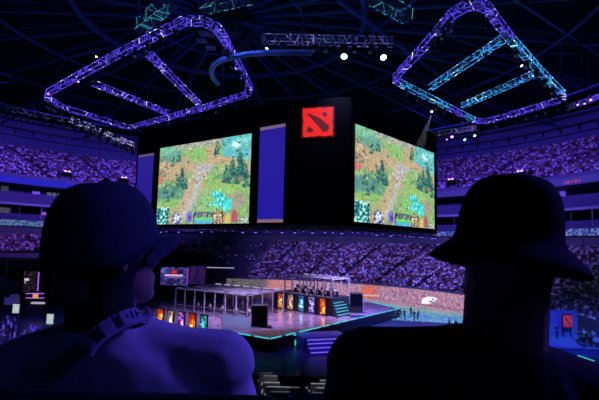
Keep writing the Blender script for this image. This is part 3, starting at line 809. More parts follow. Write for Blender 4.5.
# empty seats in the dark block
mb = MB(); mb.box((0, 0, .43), (.44, .42, .05)); mb.box((0, .22, .68), (.44, .05, .48)); mb.box((0, .1, .2), (.08, .08, .42))
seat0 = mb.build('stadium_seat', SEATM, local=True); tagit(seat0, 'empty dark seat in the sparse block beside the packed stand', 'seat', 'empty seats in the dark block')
used = False; cnt = 0
for k in range(2, LN):
    r0 = LR0 + k * LD + .5; z = LZ0 + k * LH; a = EA + SK * (71 - r0) + .015
    while True:
        a += .62 / r0 * 1.6; p = pol(a, r0, z); x, y, w = proj(p)
        if x < 212 or cnt > 290: break
        M = Matrix.Translation(p) @ Matrix.Rotation(a - pi / 2, 4, 'Z')
        o = seat0 if not used else seat0.copy()
        if used: COL.objects.link(o)
        used = True; o.matrix_world = M; cnt += 1
# vomitory portals with light bars
for i, (a, kk) in enumerate(VOM):
    mb = MB(); mb.M = Matrix.Translation(pol(a, UR0 + 1.6, UZ0)) @ Matrix.Rotation(a, 4, 'Z')
    mb.box((0, -1.5, 1.5), (3.2, .2, 3)); mb.box((0, 1.5, 1.5), (3.2, .2, 3)); mb.box((.2, 0, 3.1), (3.0, 3.2, .2)); mb.box((1.5, 0, 1.5), (.1, 2.9, 3)); struct(mb.build('wall_portal_%d' % (i + 1), GREYW))
    r = root('portal_lamp', pol(a, UR0 - .2, UZ0 + 3.25), 'pink-white lamp bar over the stand entrance %s' % ['on the far left upper stand', 'at the right end of the upper left stand', 'in the middle of the upper right stand', 'near the right screen in the upper right stand'][i], 'lamp')
    mb = MB(); mb.M = Matrix.Translation(pol(a, UR0 - .2, UZ0 + 3.3)) @ Matrix.Rotation(a, 4, 'Z'); mb.box((.2, 0, 0), (.5, 1.7, .16)); mb.build('housing', BLACK, r)
    mb = MB(); mb.M = Matrix.Translation(pol(a, UR0 - .2, UZ0 + 3.3)) @ Matrix.Rotation(a, 4, 'Z'); mb.box((-.1, -.45, .05), (.12, .6, .3)); mb.box((-.1, .45, .05), (.12, .6, .3)); mb.build('tube', emat('portal_tube', (.75, .4, 1), 2.2), r)

# ------------------------------------------------------------------ floor level: perimeter display, floor display
def pal_noise(H, W, cols, seed, gh, gw, jit=30):
    n = vnoise(H, W, gh, gw, seed); n2 = vnoise(H, W, min(H, gh * 3), min(W, gw * 4), seed + 9); r = np.random.RandomState(seed)
    c = np.array(cols, float); q = np.clip((n * .6 + n2 * .4 - .2) / .6, 0, .999) * (len(c) - 1); i = q.astype(int); f = (q - i)[..., None]
    A = c[i] * (1 - f) + c[np.minimum(i + 1, len(c) - 1)] * f; A += r.uniform(-jit, jit, A.shape[:2])[..., None]; A += r.uniform(-jit / 3, jit / 3, A.shape)
    return np.clip(A, 0, 255)
aL, aR = az_of(228, 49.8), az_of(512, 49.8)
W_ = 420; A = pal_noise(12, W_, [(150, 100, 140), (190, 140, 150), (166, 120, 170), (206, 156, 150), (130, 104, 170)], 31, 3, 90, 36)
Ay = pal_noise(12, W_, [(96, 92, 110), (140, 130, 120), (110, 104, 130)], 32, 3, 60, 24)
for i in range(W_):
    px = proj(pol(aL + (aR - aL) * i / W_, 49.8, 1.2))[0]
    t = min(1, max(0, (px - 262) / 10)); A[:, i] = Ay[:, i] * (1 - t) * .8 + A[:, i] * t
    if 268 < px < 292: A[:, i] = A[:, i] * .6 + np.array((235, 130, 110)) * .4
    if 362 < px < 378: A[:, i] = A[:, i] * .5 + np.array((225, 96, 60)) * .5
ZP = 3.1
mb = MB(); raster_quad(mb, tolin(A), lambda u, v: pol(aL + (aR - aL) * u, 49.75, ZP * (1 - v) + .05 * v)); 
o = mb.build('perimeter_display', amat('display_0.9', .95)); tagit(o, 'curved pink mottled LED board along the foot of the stands', 'led board')
def pdecal(name, lab, shapes, col, cat='logo sign', part=None):
    mb = MB(); r = None
    if part:
        x, y = shapes[len(shapes) // 2][0]; p = pol(az_of(x, 49.6), 49.6); r = root(name, (p.x, p.y, zat(x, y, p.x, p.y)), lab, cat)
    for pts in shapes:
        if part: mb = MB()
        vs = []
        for x, y in pts:
            a = az_of(x, 49.6); p = pol(a, 49.6); vs.append(pol(a, 49.6, zat(x, y, p.x, p.y)))
        n = len(vs); off = [v + Vector((0, .08, 0)) for v in vs]; mb.add(vs + off, [tuple(range(n)), tuple(range(2 * n - 1, n - 1, -1))] + [(i, n + i, n + (i + 1) % n, (i + 1) % n) for i in range(n)])
        if part: mb.build(part, emat(name + '_m', lin(col), 1.0), r)
    if not part: o = mb.build(name, emat(name + '_m', lin(col), 1.0)); tagit(o, lab, cat)
pdecal('orange_logo', 'small orange chevron logo lit on the pink LED board', [[(362, 292.5), (366, 289), (369, 289), (365.5, 292.5)], [(366.5, 292.5), (370, 289), (372.5, 290.5), (370.5, 292.5)]], (250, 96, 40))
pdecal('pale_lettering', 'small pale line of lettering under the orange chevron logo', [[(x, 294.4 + (x - 362) * .04), (x + 1.6, 294.4 + (x - 362) * .04), (x + 1.6, 296 + (x - 362) * .04), (x, 296 + (x - 362) * .04)] for x in (362.5, 365, 367.4, 370, 372.4, 375, 377.5)], (225, 190, 200), 'lettering', 'letter')
pdecal('white_logo', 'bright white rounded logo with dark cuts on the pink LED board', [[(421, 301.5), (423, 298), (427, 296.6), (433, 297), (437, 298.2), (434.6, 301), (431, 303), (426, 304.2), (421.5, 303.6)]], (250, 246, 255))
def pd2(name, lab, shapes, col):
    global az_49
for nm, pts in (('logo_cut', [(428, 301), (430, 300.6), (433, 301.6), (431, 302.6)]), ('logo_cut', [(432, 298.2), (434, 299.6), (433.4, 300.6), (431.6, 299.4)])):
    mb = MB(); vs = []
    for x, y in pts:
        a = az_of(x, 49.5); p = pol(a, 49.5); vs.append(pol(a, 49.5, zat(x, y, p.x, p.y)))
    n = len(vs); mb.add(vs + [v + Vector((0, .05, 0)) for v in vs], [tuple(range(n)), tuple(range(2 * n - 1, n - 1, -1))] + [(i, n + i, n + (i + 1) % n, (i + 1) % n) for i in range(n)])
    par = [x for x in bpy.data.objects if x.name.startswith('white_logo')][0]
    mb.build(nm, emat('logo_cut_m', (.05, .03, .25), 1), par)
# floor display: pink near the board, then teal and blue
def fl(px, py, z=.03): return atz(px, py, z)
H_, W2 = 34, 200
top = lambda u: pol(az_of(300 + 175 * u, 49.4), 49.4, .03)
def botp(u): return fl(345 + 135 * u, 317 + 8 * u)
A = pal_noise(H_, W2, [(60, 110, 200), (70, 160, 210), (90, 120, 210), (120, 190, 200), (50, 90, 200)], 41, 8, 60, 44)
B = pal_noise(H_, W2, [(150, 110, 150), (190, 140, 150), (150, 120, 170), (200, 156, 150)], 42, 6, 60, 36)
G = pal_noise(H_, W2, [(120, 170, 160), (90, 180, 190), (180, 170, 170)], 43, 6, 60, 26)
for j in range(H_):
    for i in range(W2):
        u = i / W2; t = j / H_ + .05 * sin(u * 9)
        if t < .12 + .25 * max(0, u - .3): c = B[j, i]
        elif t < .5 and u > .35: c = B[j, i] * .35 + G[j, i] * .65
        else: c = A[j, i] if u < .45 or t > .62 else G[j, i] * .5 + A[j, i] * .5
        A[j, i] = c
mb = MB(); raster_quad(mb, tolin(A), lambda u, v: top(u).lerp(botp(u), v)); o = mb.build('floor_display', amat('display_0.9', .95)); tagit(o, 'pink, teal and blue mottled LED floor between stage and far stands', 'led floor')

# ------------------------------------------------------------------ stage
SZ = 1.5
def st(px, py): return atz(px, py, SZ)
sp = [st(270, 339), st(312, 329.3), st(400, 308.6), st(372, 302.5), st(300, 298), st(200, 299), st(120, 304), Vector((-23, 56, 0)), Vector((-12.5, 46.6, 0)), st(238, 333.5)]
STG = pmat('stage_deck', (.30, .22, .34), .16, var=.35, scale=.8, spec=.7)
r = root('stage', (-3, 62, 0), 'large glossy pinkish stage platform with glowing cyan edge', 'stage')
mb = MB(); mb.prism([(p.x, p.y) for p in sp], .02, SZ - .06); mb.build('stage_base', pmat('stage_side', (.01, .01, .016), .5), r)
mb = MB(); mb.prism([(p.x, p.y) for p in sp], SZ - .06, SZ); mb.build('deck', STG, r)
CY_ = emat('cyan_led', (.05, .62, .72), 1.0); CYD = emat('cyan_led_dim', (.02, .28, .36), 1.0)
mb = MB()
for i, (a, b) in enumerate(zip(sp, sp[1:] + sp[:1])):
    if i in (3, 4, 5): continue
    a = Vector((a.x, a.y, SZ + .03)); b = Vector((b.x, b.y, SZ + .03)); n = max(1, int((b - a).length / 2.2))
    for k in range(n):
        mb = MB(); mb.beam(a.lerp(b, (k + .04) / n), a.lerp(b, (k + rnd.uniform(.7, .96)) / n), .08, 4); mb.build('edge_light', CY_, r)
# inlaid pattern on the front of the deck
mb = MB(); Ac = pal_noise(16, 60, [(90, 60, 90), (150, 110, 120), (110, 60, 80), (170, 140, 150), (70, 50, 90)], 51, 5, 16, 26) 
c = [st(246, 331), st(270, 337), st(306, 329), st(292, 324)]
raster_quad(mb, tolin(Ac), lambda u, v: (c[0].lerp(c[2], u)).lerp(c[1].lerp(c[2], u) if False else c[1].lerp(c[2], u), v) + Vector((0, 0, .012)) if True else None)
mb.build('floor_graphic', amat('display_0.3', .3), r)
# cyan glyph on the stage front
mb = MB(); M, w = frame_from((sp[0].x, sp[0].y), (sp[1].x, sp[1].y), 0)
iM2 = M.inverted()
def front(px, py, off=-.06):
    d = ray(px, py); o = iM2 @ CAM; dd = iM2.to_3x3() @ d; t = (off - o.y) / dd.y; return M @ (o + dd * t)
g = [(298, 334.5), (298, 340), (295.5, 340.5), (295.5, 345), (298, 345.5), (298, 350)]
for a, b in zip(g, g[1:]): mb.beam(front(*a), front(*b), .1, 4)
mb.beam(front(294, 335), front(301, 334), .09, 4); mb.beam(front(301, 340), front(298, 343), .05, 4)
mb.build('cyan_glyph', CY_, r)
# riser stairs with violet lines
p, q = atz(304, 338, 1.4), atz(347, 336, 1.4)
M, w = frame_from((p.x, p.y), (q.x, q.y), 0)
r = root('stage_stairs', (p + q) / 2 * 1 - Vector((0, 0, 1.4)), 'wide front stage stairs with glowing violet tread lines', 'stairs')
mb = MB(); mb.M = M
for k in range(4): mb.box((w / 2, -.35 - k * .55, (1.4 - .36 * k) / 2), (w, .55 if k else 1.2, 1.4 - .36 * k - .04))
mb.box((w / 2, 1.6, .7), (w + .5, 3.4, 1.36)); mb.build('steps', pmat('stair_blue', (.12, .10, .45), .4), r)
for k in range(4):
    mb = MB(); mb.M = M; mb.box((w / 2, -.64 - k * .55 - (.33 if k == 0 else 0), 1.34 - .36 * k), (w - .1, .05, .1)); mb.build('light_line', emat('violet_line', (.22, .12, .85), 1.0), r)
# low stairs with teal lines by the right booth
p, q = st(336, 318), st(351, 314.8)
M, w = frame_from((p.x, p.y), (q.x, q.y), SZ)
r = root('booth_stairs', M @ Vector((w / 2, 0, 0)), 'small teal-lit stairs climbing to the right player booth', 'stairs')
mb = MB(); mb.M = M
for k in range(5): mb.box((w / 2 + k * .16, .15 + k * .3, .18 + k * .2), (w * .8, .3, .36 + k * .4))
mb.build('steps', pmat('stair_dark', (.06, .08, .12), .4), r)
for k in range(5):
    mb = MB(); mb.M = M; mb.box((w / 2 + k * .16, k * .3 - .03, .3 + k * .4), (w * .8, .05, .1)); mb.build('light_line', CY_, r)

# player booths -------------------------------------------------------------
def booth(name, lab, p, q, zb, zt, depth, nb, base, xo=0.0):
    M, w = frame_from((p.x, p.y), (q.x, q.y), 0)
    r = root(name, M @ Vector((w / 2, depth / 2, SZ)), lab, 'player booth')
    if base:
        mb = MB(); mb.M = M; mb.box((w / 2, depth / 2, (SZ + zb) / 2), (w, depth, zb - SZ)); mb.build('plinth', pmat('plinth', (.03, .03, .05), .4), r)
    mm = pmat('booth_frame', (.40, .42, .55), .45, .2)
    M0_ = M; w0_ = w; M = M @ Matrix.Translation((xo, 0, 0)); w = w - xo
    for i in range(nb + 1):
        for y in (0, depth):
            mb = MB(); mb.M = M; mb.box((w * i / nb, y, (zb + zt) / 2), (.16, .16, zt - zb)); mb.build('post', mm, r)
    mb = MB(); mb.M = M
    for y in np.linspace(0, depth, 4): mb.box((w / 2, y, zt), (w + .2, .16, .18))
    for i in range(nb + 1): mb.box((w * i / nb, depth / 2, zt), (.14, depth, .16))
    for i in range(nb): mb.beam((w * i / nb, 0, zt), (w * (i + 1) / nb, depth, zt), .05, 4)
    mb.box((w / 2, 0, zb + 1.0), (w, .06, .06)); mb.box((w / 2, 0, zb + .1), (w, .12, .2))
    mb.build('roof_frame', mm, r)
    rs = random.Random(5)
    for i in range(nb):
        mb = MB(); mb.M = M; mb.box((w * (i + .5) / nb, depth * .95, zt + .16), (w / nb * .62, .14, .10)); mb.build('roof_lamp', emat('roof_lamp_m', (.45, .45, .8), 1.1 if not base else .5), r)
    mb = MB(); mb.M = M; mb.box((w / 2, depth * .45, zb + .74), (w * .9, .8, .06))
    for i in range(6): mb.box((w * (.05 + .9 * i / 5), depth * .45, zb + .36), (.08, .7, .72))
    mb.build('desk', BLACK, r)
    return r, M0_, w0_
gm = MATS.get('glass')
scr = [emat('monitor_%d' % i, c, 1.0) for i, c in enumerate([(.35, .3, .6), (.2, .35, .5), (.5, .4, .45)])]
def fill_booth(M, w, zb, depth, where, jersey):
    pr = mk_proto(True, jersey, name='player')
    mo = root('monitor', (0, 0, 0), 'x', 'monitor', 'monitors in the %s booth' % where)
    mb = MB(); mb.box((0, 0, .3), (.62, .05, .38)); mb.box((0, .04, .08), (.06, .04, .16)); mb.box((0, .04, .01), (.25, .2, .02)); mb.build('monitor_case', BLACK, mo, local=True)
    mb = MB(); mb.box((0, .03, .3), (.57, .01, .33)); mb.build('monitor_screen', scr[0], mo, local=True); finish_tree(mo)
    R = M.to_3x3().to_4x4()
    for i in range(5):
        x = w * (.14 + .72 * i / 4)
        P = M @ Vector((x, depth * .45 + .75, zb)); o = place_person(pr, P, 0, 'seated player at a monitor in the %s glass booth' % where, 'person', 'players in the %s booth' % where)
        o.matrix_world = Matrix.Translation(P) @ R
        T = Matrix.Translation(M @ Vector((x, depth * .45 - .1, zb + .78))) @ R
        m = mo if i == 0 else dup(mo, T); m.matrix_world = T; m['label'] = 'computer monitor on the desk of the %s player booth' % where
bl, br_ = st(175, 310.5), st(247, 320.5)
rb, Mb, wb = booth('player_booth', 'open-framed player booth with grid roof standing directly on the stage', bl, br_, SZ, 4.9, 9.0, 7, False)
fill_booth(Mb, wb, SZ, 5.0, 'left', (.7, .65, .7))
# right booth, on a plinth
p, q = Vector((-4.0, 74.5, 0)), Vector((5.1, 66.2, 0))
rb2, Mb2, wb2 = booth('player_booth', 'open-framed player booth standing on a plinth with hero banners', p, q, 4.15, 6.9, 4.6, 6, True, 2.6)
fill_booth(Mb2 @ Matrix.Translation((2.4, 0, 0)), wb2 - 2.4, 4.15, 4.2, 'right', (.75, .7, .75))
# hero banners
def art(seed, pal, H=22, W=11):
    A = pal_noise(H, W, pal, seed, 7, 4, 22); r = np.random.RandomState(seed)
    v, u = np.mgrid[0:H, 0:W]; u = u / W; v = v / H
    body = np.exp(-(((u - .5) / .26) ** 2 + ((v - .55) / .42) ** 2) * 2); hi = np.array(pal[-1], float)
    A = (A - 90) * 1.35 + 90; A = A * (.55 + .6 * body[..., None]) + hi * (body * (vnoise(H, W, 8, 5, seed + 3) > .55) * .5)[..., None]
    A[0, :] *= .5; A[-1, :] *= .5; A[:, 0] *= .5; A[:, -1] *= .5
    return tolin(np.clip(A, 0, 255))
ORG = [(60, 20, 16), (190, 70, 30), (120, 40, 40), (240, 150, 60), (250, 220, 150)]; YEL = [(40, 30, 50), (60, 110, 180), (210, 110, 40), (240, 190, 80), (250, 240, 220)]
CYN = [(16, 50, 90), (30, 130, 190), (60, 60, 150), (90, 200, 220), (220, 250, 250)]; BLU = [(30, 24, 90), (60, 60, 190), (120, 60, 150), (130, 150, 240), (240, 240, 255)]
RED = [(90, 16, 10), (230, 70, 20), (170, 40, 30), (250, 150, 40), (255, 226, 120)]; MAG = [(40, 16, 70), (150, 40, 140), (70, 50, 170), (210, 120, 200), (230, 230, 250)]; TEL = [(10, 50, 60), (30, 150, 150), (20, 90, 110), (110, 220, 210), (190, 250, 230)]
def hero(x, M0, lab, A, h=2.6, w=1.3, z=SZ):
    T = M0 @ Matrix.Translation((x, -.18, z)); r = root('hero_banner', T.to_translation(), lab, 'lit banner')
    mb = MB(); mb.M = T; mb.box((0, .08, h / 2), (w + .12, .12, h)); mb.build('banner_frame', BLACK, r)
    mb = MB(); raster_quad(mb, A, lambda u, v: T @ Vector(((u - .5) * w, 0, .08 + (h - .16) * (1 - v)))); mb.build('banner_picture', amat('display_2', 2.0), r)
def xon(M0, px, py):
    iM3 = M0.inverted(); d = iM3.to_3x3() @ ray(px, py); o = iM3 @ CAM; return (o + d * (-o.y / d.y)).x
for px, A, l in ((281, art(1, ORG), 'leftmost dark orange hero banner on the right booth plinth'), (291, art(2, YEL), 'yellow-orange and blue hero banner, second from left on the right booth plinth'), (302, art(3, CYN), 'cyan hero banner in the middle of the right booth plinth'), (312.5, art(4, BLU), 'blue-violet hero banner, fourth on the right booth plinth'), (323.5, art(5, RED), 'rightmost fiery orange-red hero banner on the right booth plinth')):
    hero(xon(Mb2, px, 302), Mb2, l, A)
q0, q1 = Vector((-17.9, 54.2, 0)), Vector((-9.9, 48.9, 0)); MH, wh = frame_from((q0.x, q0.y), (q1.x, q1.y), 0)
for px, A, l in ((161.5, art(6, RED), 'orange-red hero banner nearest the man in the cap, leftmost of the left row'), (171.5, art(7, YEL), 'white and orange hero banner, second of the left row on stage'), (182.5, art(8, MAG), 'magenta and violet hero banner in the middle of the left row on stage'), (193.5, art(9, RED), 'red hero banner, fourth of the left row on stage'), (205, art(10, TEL), 'teal hero banner at the right end of the left row on stage')):
    hero(xon(MH, px, 315), MH, l, A, w=1.05)
# black box cases / loudspeakers
def blk(name, lab, px0, px1, pyt, pyb, zb, depth, cat='speaker cabinet', mat=BLACK):
    a, b = atz(px0, pyb, zb), atz(px1, pyb, zb); b = Vector((b.x, a.y, 0)); h = zat((px0 + px1) / 2, pyt, (a.x + b.x) / 2, a.y) - zb
    r = root(name, ((a.x + b.x) / 2, a.y + depth / 2, zb), lab, cat)
    mb = MB(); mb.box(((a.x + b.x) / 2, a.y + depth / 2, zb + h / 2), (b.x - a.x, depth, h)); o = mb.build('cabinet', mat, r)
    m = o.modifiers.new('b', 'BEVEL'); m.width = .05; m.segments = 2
    mb = MB(); mb.box(((a.x + b.x) / 2, a.y - .02, zb + h / 2), (b.x - a.x - .3, .04, h - .3)); mb.build('front_grille', BLACKC, r)
    return r
blk('speaker_cabinet', 'black box cabinet standing on the stage right of the left booth', 251, 267, 305.5, 327, SZ, 1.6)
blk('speaker_cabinet', 'black box cabinet on the right end of the right booth plinth', 351, 362.5, 293.5, 307, 3.0, 1.6)
blk('speaker_cabinet', 'plain grey riser under the black box at the right booth', 341, 363, 303, 313, SZ, 2.2, 'riser', pmat('riser_grey', (.25, .2, .28), .5))
# dark ramp beside the left booth
mb = MB(); a, b, c, d = st(222, 331), st(262, 329), st(246, 319), st(222, 317)
mb.add([(a.x, a.y, SZ + .02), (b.x, b.y, SZ + .02), (c.x, c.y, SZ + .5), (d.x, d.y, SZ + .5), (c.x, c.y + .5, SZ + .02), (d.x, d.y + .5, SZ + .02)], [(0, 1, 2, 3), (3, 2, 4, 5), (0, 3, 5), (1, 4, 2), (0, 5, 4, 1)])
o = mb.build('ramp', pmat('ramp_grey', (.07, .11, .16), .4)); tagit(o, 'low grey ramp between the left booth and the black box cabinet', 'ramp')

# ------------------------------------------------------------------ backstage on the left
def panel(name, lab, px0, px1, pyt, pyb, Y, A, cat='screen', s=1.0, stand=True):
    a, b = aty(px0, pyb, Y), aty(px1, pyb, Y); z1 = aty(px0, pyt, Y).z; b = Vector((b.x, b.y, a.z)); h = z1 - a.z
    base = 0 if stand else a.z
    r = root(name, ((a.x + b.x) / 2, Y + .1, base), lab, cat)
    mb = MB(); mb.box(((a.x + b.x) / 2, Y + .12, a.z + h / 2), (b.x - a.x + .1, .16, h + .1)); mb.build('screen_frame', BLACK, r)
    mb = MB(); raster_quad(mb, A, lambda u, v: Vector((a.x + (b.x - a.x) * u, Y, a.z + h * (1 - v)))); mb.build('display', amat('display_%g' % s, s), r)
    if stand:
        for x in (a.x + .1 * (b.x - a.x), a.x + .9 * (b.x - a.x)):
            mb = MB(); mb.box((x, Y + .25, a.z / 2 + .3), (.12, .12, a.z + .6)); mb.build('leg', BLACK, r)
    return r
H3, W3 = 20, 34
A = pal_noise(H3, W3, [(16, 12, 40), (50, 30, 110), (24, 40, 90), (110, 90, 170), (20, 16, 60)], 61, 6, 9, 22); A[0:14, 2:7] *= 1.4
A[8:10, 5:27] = (214, 176, 220); A[11, 8:24] = (130, 100, 180); A[4:7, 15:18] = (240, 90, 70); A[3:8, 13:20] = np.where(A[3:8, 13:20] > 200, A[3:8, 13:20], (150, 40, 60)); A[5, 16] = (60, 10, 20); A[0:18, 32:34] = (120, 50, 180)
panel('stage_screen', 'small violet backstage screen with an orange emblem and a line of lettering', 160, 188, 267, 285, 86, tolin(A))
A = pal_noise(12, 20, [(30, 16, 60), (44, 26, 90), (60, 30, 80)], 62, 4, 6, 8); panel('stage_screen', 'dim purple backstage wall panel right of the small screen', 189, 205, 266, 284, 87, tolin(A), s=.8)
A = pal_noise(26, 14, [(8, 8, 20), (40, 30, 60), (20, 20, 60), (190, 170, 190), (10, 10, 30), (16, 14, 40)], 63, 10, 6, 14); A = A * .35; A[9:12, 1:6] = (225, 200, 220); A[13:15, 1:3] = (220, 150, 90); 
panel('stage_screen', 'narrow speckled screen behind the desk at the far left', 22.5, 35, 271, 292, 72, tolin(A), s=.9)
mb = MB(); mb.beam(aty(37.6, 291, 71.5), aty(38.8, 272, 71.5), .1, 6)
r = root('neon_tube', aty(37.6, 291, 71.5), 'upright glowing purple neon tube at the far left desk', 'neon light'); mb.build('tube', emat('neon_purple', (.42, .12, .9), .9), r)
b = aty(37.6, 291, 71.5); mb = MB(); mb.beam((b.x, b.y, 0), b, .06, 6); mb.build('stand', BLACK, r)
# desk
p = aty(35, 303, 69)
r = root('commentary_desk', (p.x, p.y, 0), 'commentary desk with purple glowing bars and an orange lamp at the far left', 'desk')
mb = MB(); mb.box((p.x, p.y, p.z / 2), (3.2, 1.2, p.z)); mb.build('desk_body', BLACK, r)
for y, c, x0, x1 in ((298, 'neon_purple', 26, 44), (293.5, 'neon_purple', 26, 44)):
    mb = MB(); mb.beam(aty(x0, y, 68.3), aty(x1, y, 68.3), .1, 4); mb.build('light_bar', MATS[c], r)
mb = MB(); q = aty(35.5, 296, 68); mb.box(q, (.8, .1, .7)); mb.build('orange_panel', emat('orange_panel_m', (.75, .3, .12), 1), r)
mb = MB(); q = aty(38, 303, 68); mb.box(q, (1.9, .5, .25)); mb.build('desk_top', emat('desk_top_m', (.45, .4, .5), .9), r)
mb = MB(); a = aty(3, 304, 66); mb.M = Matrix.Translation((a.x + 1.1, a.y, 0)); mb.box((.2, 0, a.z + .5), (1.6, 1.2, 1.0)); mb.box((.5, 0, a.z + 1.2), (.8, .8, .5))
m2 = MB(); m2.box((a.x + 1.3, a.y, a.z - .05), (2.4, 1.4, .1)); [m2.box((a.x + x_, a.y + y_, a.z / 2 - .05), (.1, .1, a.z - .1)) for x_ in (.2, 2.4) for y_ in (-.6, .6)]; tagit(m2.build('work_table', BLACK), 'dark table under the grey equipment cases', 'table')
o = mb.build('equipment_case', pmat('case_grey', (.35, .32, .4), .5)); tagit(o, 'stack of grey equipment cases left of the commentary desk', 'equipment case')
A = pal_noise(14, 10, [(170, 190, 190), (200, 214, 208), (150, 170, 170)], 64, 4, 3, 10)
panel('lit_monitor', 'white lit monitor above the floor crowd, the left of two', 12.2, 18.8, 304, 313, 50, tolin(A), 'monitor', .9)
panel('lit_monitor', 'white lit monitor above the floor crowd, the right of two next to the shirt', 46.2, 53, 314, 324, 46, tolin(A), 'monitor', .9)
# drapes and ledges on the left lower stand
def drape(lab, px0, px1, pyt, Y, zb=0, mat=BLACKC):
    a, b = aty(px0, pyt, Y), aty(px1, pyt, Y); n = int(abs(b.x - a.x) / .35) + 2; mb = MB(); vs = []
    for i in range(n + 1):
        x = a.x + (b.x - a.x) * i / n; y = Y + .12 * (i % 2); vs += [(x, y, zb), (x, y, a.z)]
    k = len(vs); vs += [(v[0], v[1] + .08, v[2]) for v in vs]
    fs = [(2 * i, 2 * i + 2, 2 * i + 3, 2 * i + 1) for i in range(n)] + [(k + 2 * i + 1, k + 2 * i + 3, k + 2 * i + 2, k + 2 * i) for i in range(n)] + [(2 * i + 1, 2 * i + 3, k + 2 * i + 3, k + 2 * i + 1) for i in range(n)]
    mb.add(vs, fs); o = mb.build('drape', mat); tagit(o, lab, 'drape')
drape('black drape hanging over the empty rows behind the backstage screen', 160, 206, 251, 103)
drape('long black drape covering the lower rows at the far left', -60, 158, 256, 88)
a, b = aty(-40, 258.5, 87), aty(150, 262, 87)
mb = MB(); mb.beam(a, b, .1, 4); mb.beam(a - Vector((0, 0, .9)), b - Vector((0, 0, .9)), .05, 4)
for t in np.linspace(0, 1, 9): mb.beam(a.lerp(b, t), Vector((a.lerp(b, t).x, 87, 0)), .07, 4)
o = mb.build('railing', pmat('rail_grey', (.3, .3, .4), .4)); tagit(o, 'long thin grey railing in front of the far left drape', 'railing')
a, b = aty(207, 267, 92), aty(234, 268.5, 92)
mb = MB(); mb.box((a + b) / 2, ((b - a).length, .2, .16)); 
r = root('light_bar', ((a.x + b.x) / 2, 92, 0), 'thin whitish light bar above the dark area behind the left booth', 'light bar'); mb.build('tube', emat('bar_white', (.35, .4, .55), 1.0), r)
for x in (a.x + .3, b.x - .3):
    mb = MB(); mb.box((x, 92.1, a.z / 2), (.1, .1, a.z)); mb.build('leg', BLACK, r)

# ------------------------------------------------------------------ right lower corner
CR = [(549, 342), (612, 340)]
p, q = atz(540, 346.5, 1.0), atz(604, 348, 1.0)
M, w = frame_from((p.x, p.y), (q.x, q.y), 0)
r = root('side_stage', M @ Vector((w / 2, 1.5, 0)), 'low blue-lit side platform behind the bucket hat at the right', 'platform')
mb = MB(); mb.M = M; mb.box((w / 2, 4.2, .5), (w, 8.4, 1.0)); mb.build('platform_body', pmat('platform_blue', (.15, .2, .5), .5), r)
mb = MB(); mb.M = M; mb.box((w / 2, -.03, .9), (w, .06, .18)); mb.build('edge_trim', pmat('platform_edge', (.3, .4, .7), .4), r)
A = np.zeros((24, 20, 3)); A[:] = (160, 44, 84); A[:2] *= .5; A[-2:] *= .5
for i in range(24):
    for j in range(20):
        x, y = j / 20, i / 24
        if abs(x - y) < .16 * (.4 + x) and .15 < x < .85: A[i, j] = (96, 20, 60)
        if (x - .75) ** 2 + (y - .22) ** 2 < .008 or (x - .25) ** 2 + (y - .78) ** 2 < .01: A[i, j] = (96, 20, 60)
panel('emblem_banner', 'small red emblem banner on the blue wall at the lower right', 563.5, 572.5, 314.5, 327.5, 57, tolin(A), 'banner', .9)
p, q = aty(540, 310, 57.6), aty(577, 309, 57.6)
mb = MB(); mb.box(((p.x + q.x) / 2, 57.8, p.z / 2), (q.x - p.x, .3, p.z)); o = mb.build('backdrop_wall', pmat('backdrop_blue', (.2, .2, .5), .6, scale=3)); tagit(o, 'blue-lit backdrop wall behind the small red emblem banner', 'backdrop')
p = aty(575, 371, 30); q = aty(598, 380, 27)
r = root('glass_barrier', ((p.x + q.x) / 2, (p.y + q.y) / 2, 0), 'tilted glass barrier panel with a teal glowing top edge at the lower right', 'glass barrier')
a, b = aty(578, 355.5, 30), aty(594, 361, 28)
mb = MB(); mb.beam(a, b, .05, 4); mb.build('top_edge', emat('teal_edge', (.05, .5, .45), .9), r)
mb = MB(); c, d = aty(577, 372, 30.5), aty(606, 380, 27.5); e = aty(600, 372, 27.5)
mb.add([a, b, e, d, c], [(0, 1, 2, 3, 4)]); gl = pmat('barrier_glass', (.05, .15, .3), .1); o = mb.build('glass_panel', gl, r); m = o.modifiers.new('s', 'SOLIDIFY'); m.thickness = .03
mb = MB(); mb.box((c.x, c.y, c.z / 2), (.1, .1, c.z)); mb.box((d.x, d.y, d.z / 2), (.1, .1, d.z)); mb.build('post', BLACK, r)

# floor people --------------------------------------------------------------
sp1 = mk_proto(False, (.02, .02, .03), name='bystander', legs=(.01, .01, .01)); 
for i, (px, py) in enumerate([(391.5, 307), (401, 308.5), (404.5, 309), (411, 306.5), (414, 310), (418, 309.5), (396, 311), (449, 318), (456, 319)]):
    z = 1.75; P = atz(px, py, z); P.z = .03; o = place_person(sp1, P, rp.uniform(-3, 3), 'dark silhouetted person standing in front of the glowing floor display', 'person', 'silhouetted people by the floor display')
sp2 = mk_proto(False, (.05, .04, .15), name='bystander'); P = aty(556.5, 320, 56.3); P.z = 1.0
place_person(sp2, P, .3, 'person standing on the blue side platform left of the small red emblem banner', 'person', None)
dark = [mk_proto(True, c, name='spectator') for c in ((.25, .22, .6), (.04, .04, .08), (.5, .45, .7), (.1, .08, .2), (.02, .02, .02), (.35, .3, .6))]
rf = random.Random(17); got = []
while len(got) < 46:
    px = rf.uniform(-14, 58); py = rf.uniform(311, 350); P = atz(px, py, 1.25); P.z = 0
    if py > 347 - px * .45 + 6 or py < 312 + px * .12: continue
    if any((P - g).length < .62 for g in got): continue
    got.append(P)
    place_person(rf.choice(dark), P, pi + rf.uniform(-.6, .6) - .5, 'spectator seated on the arena floor beyond the pale shirt', 'person', 'floor crowd at the lower left')
rf = random.Random(23); g2 = []
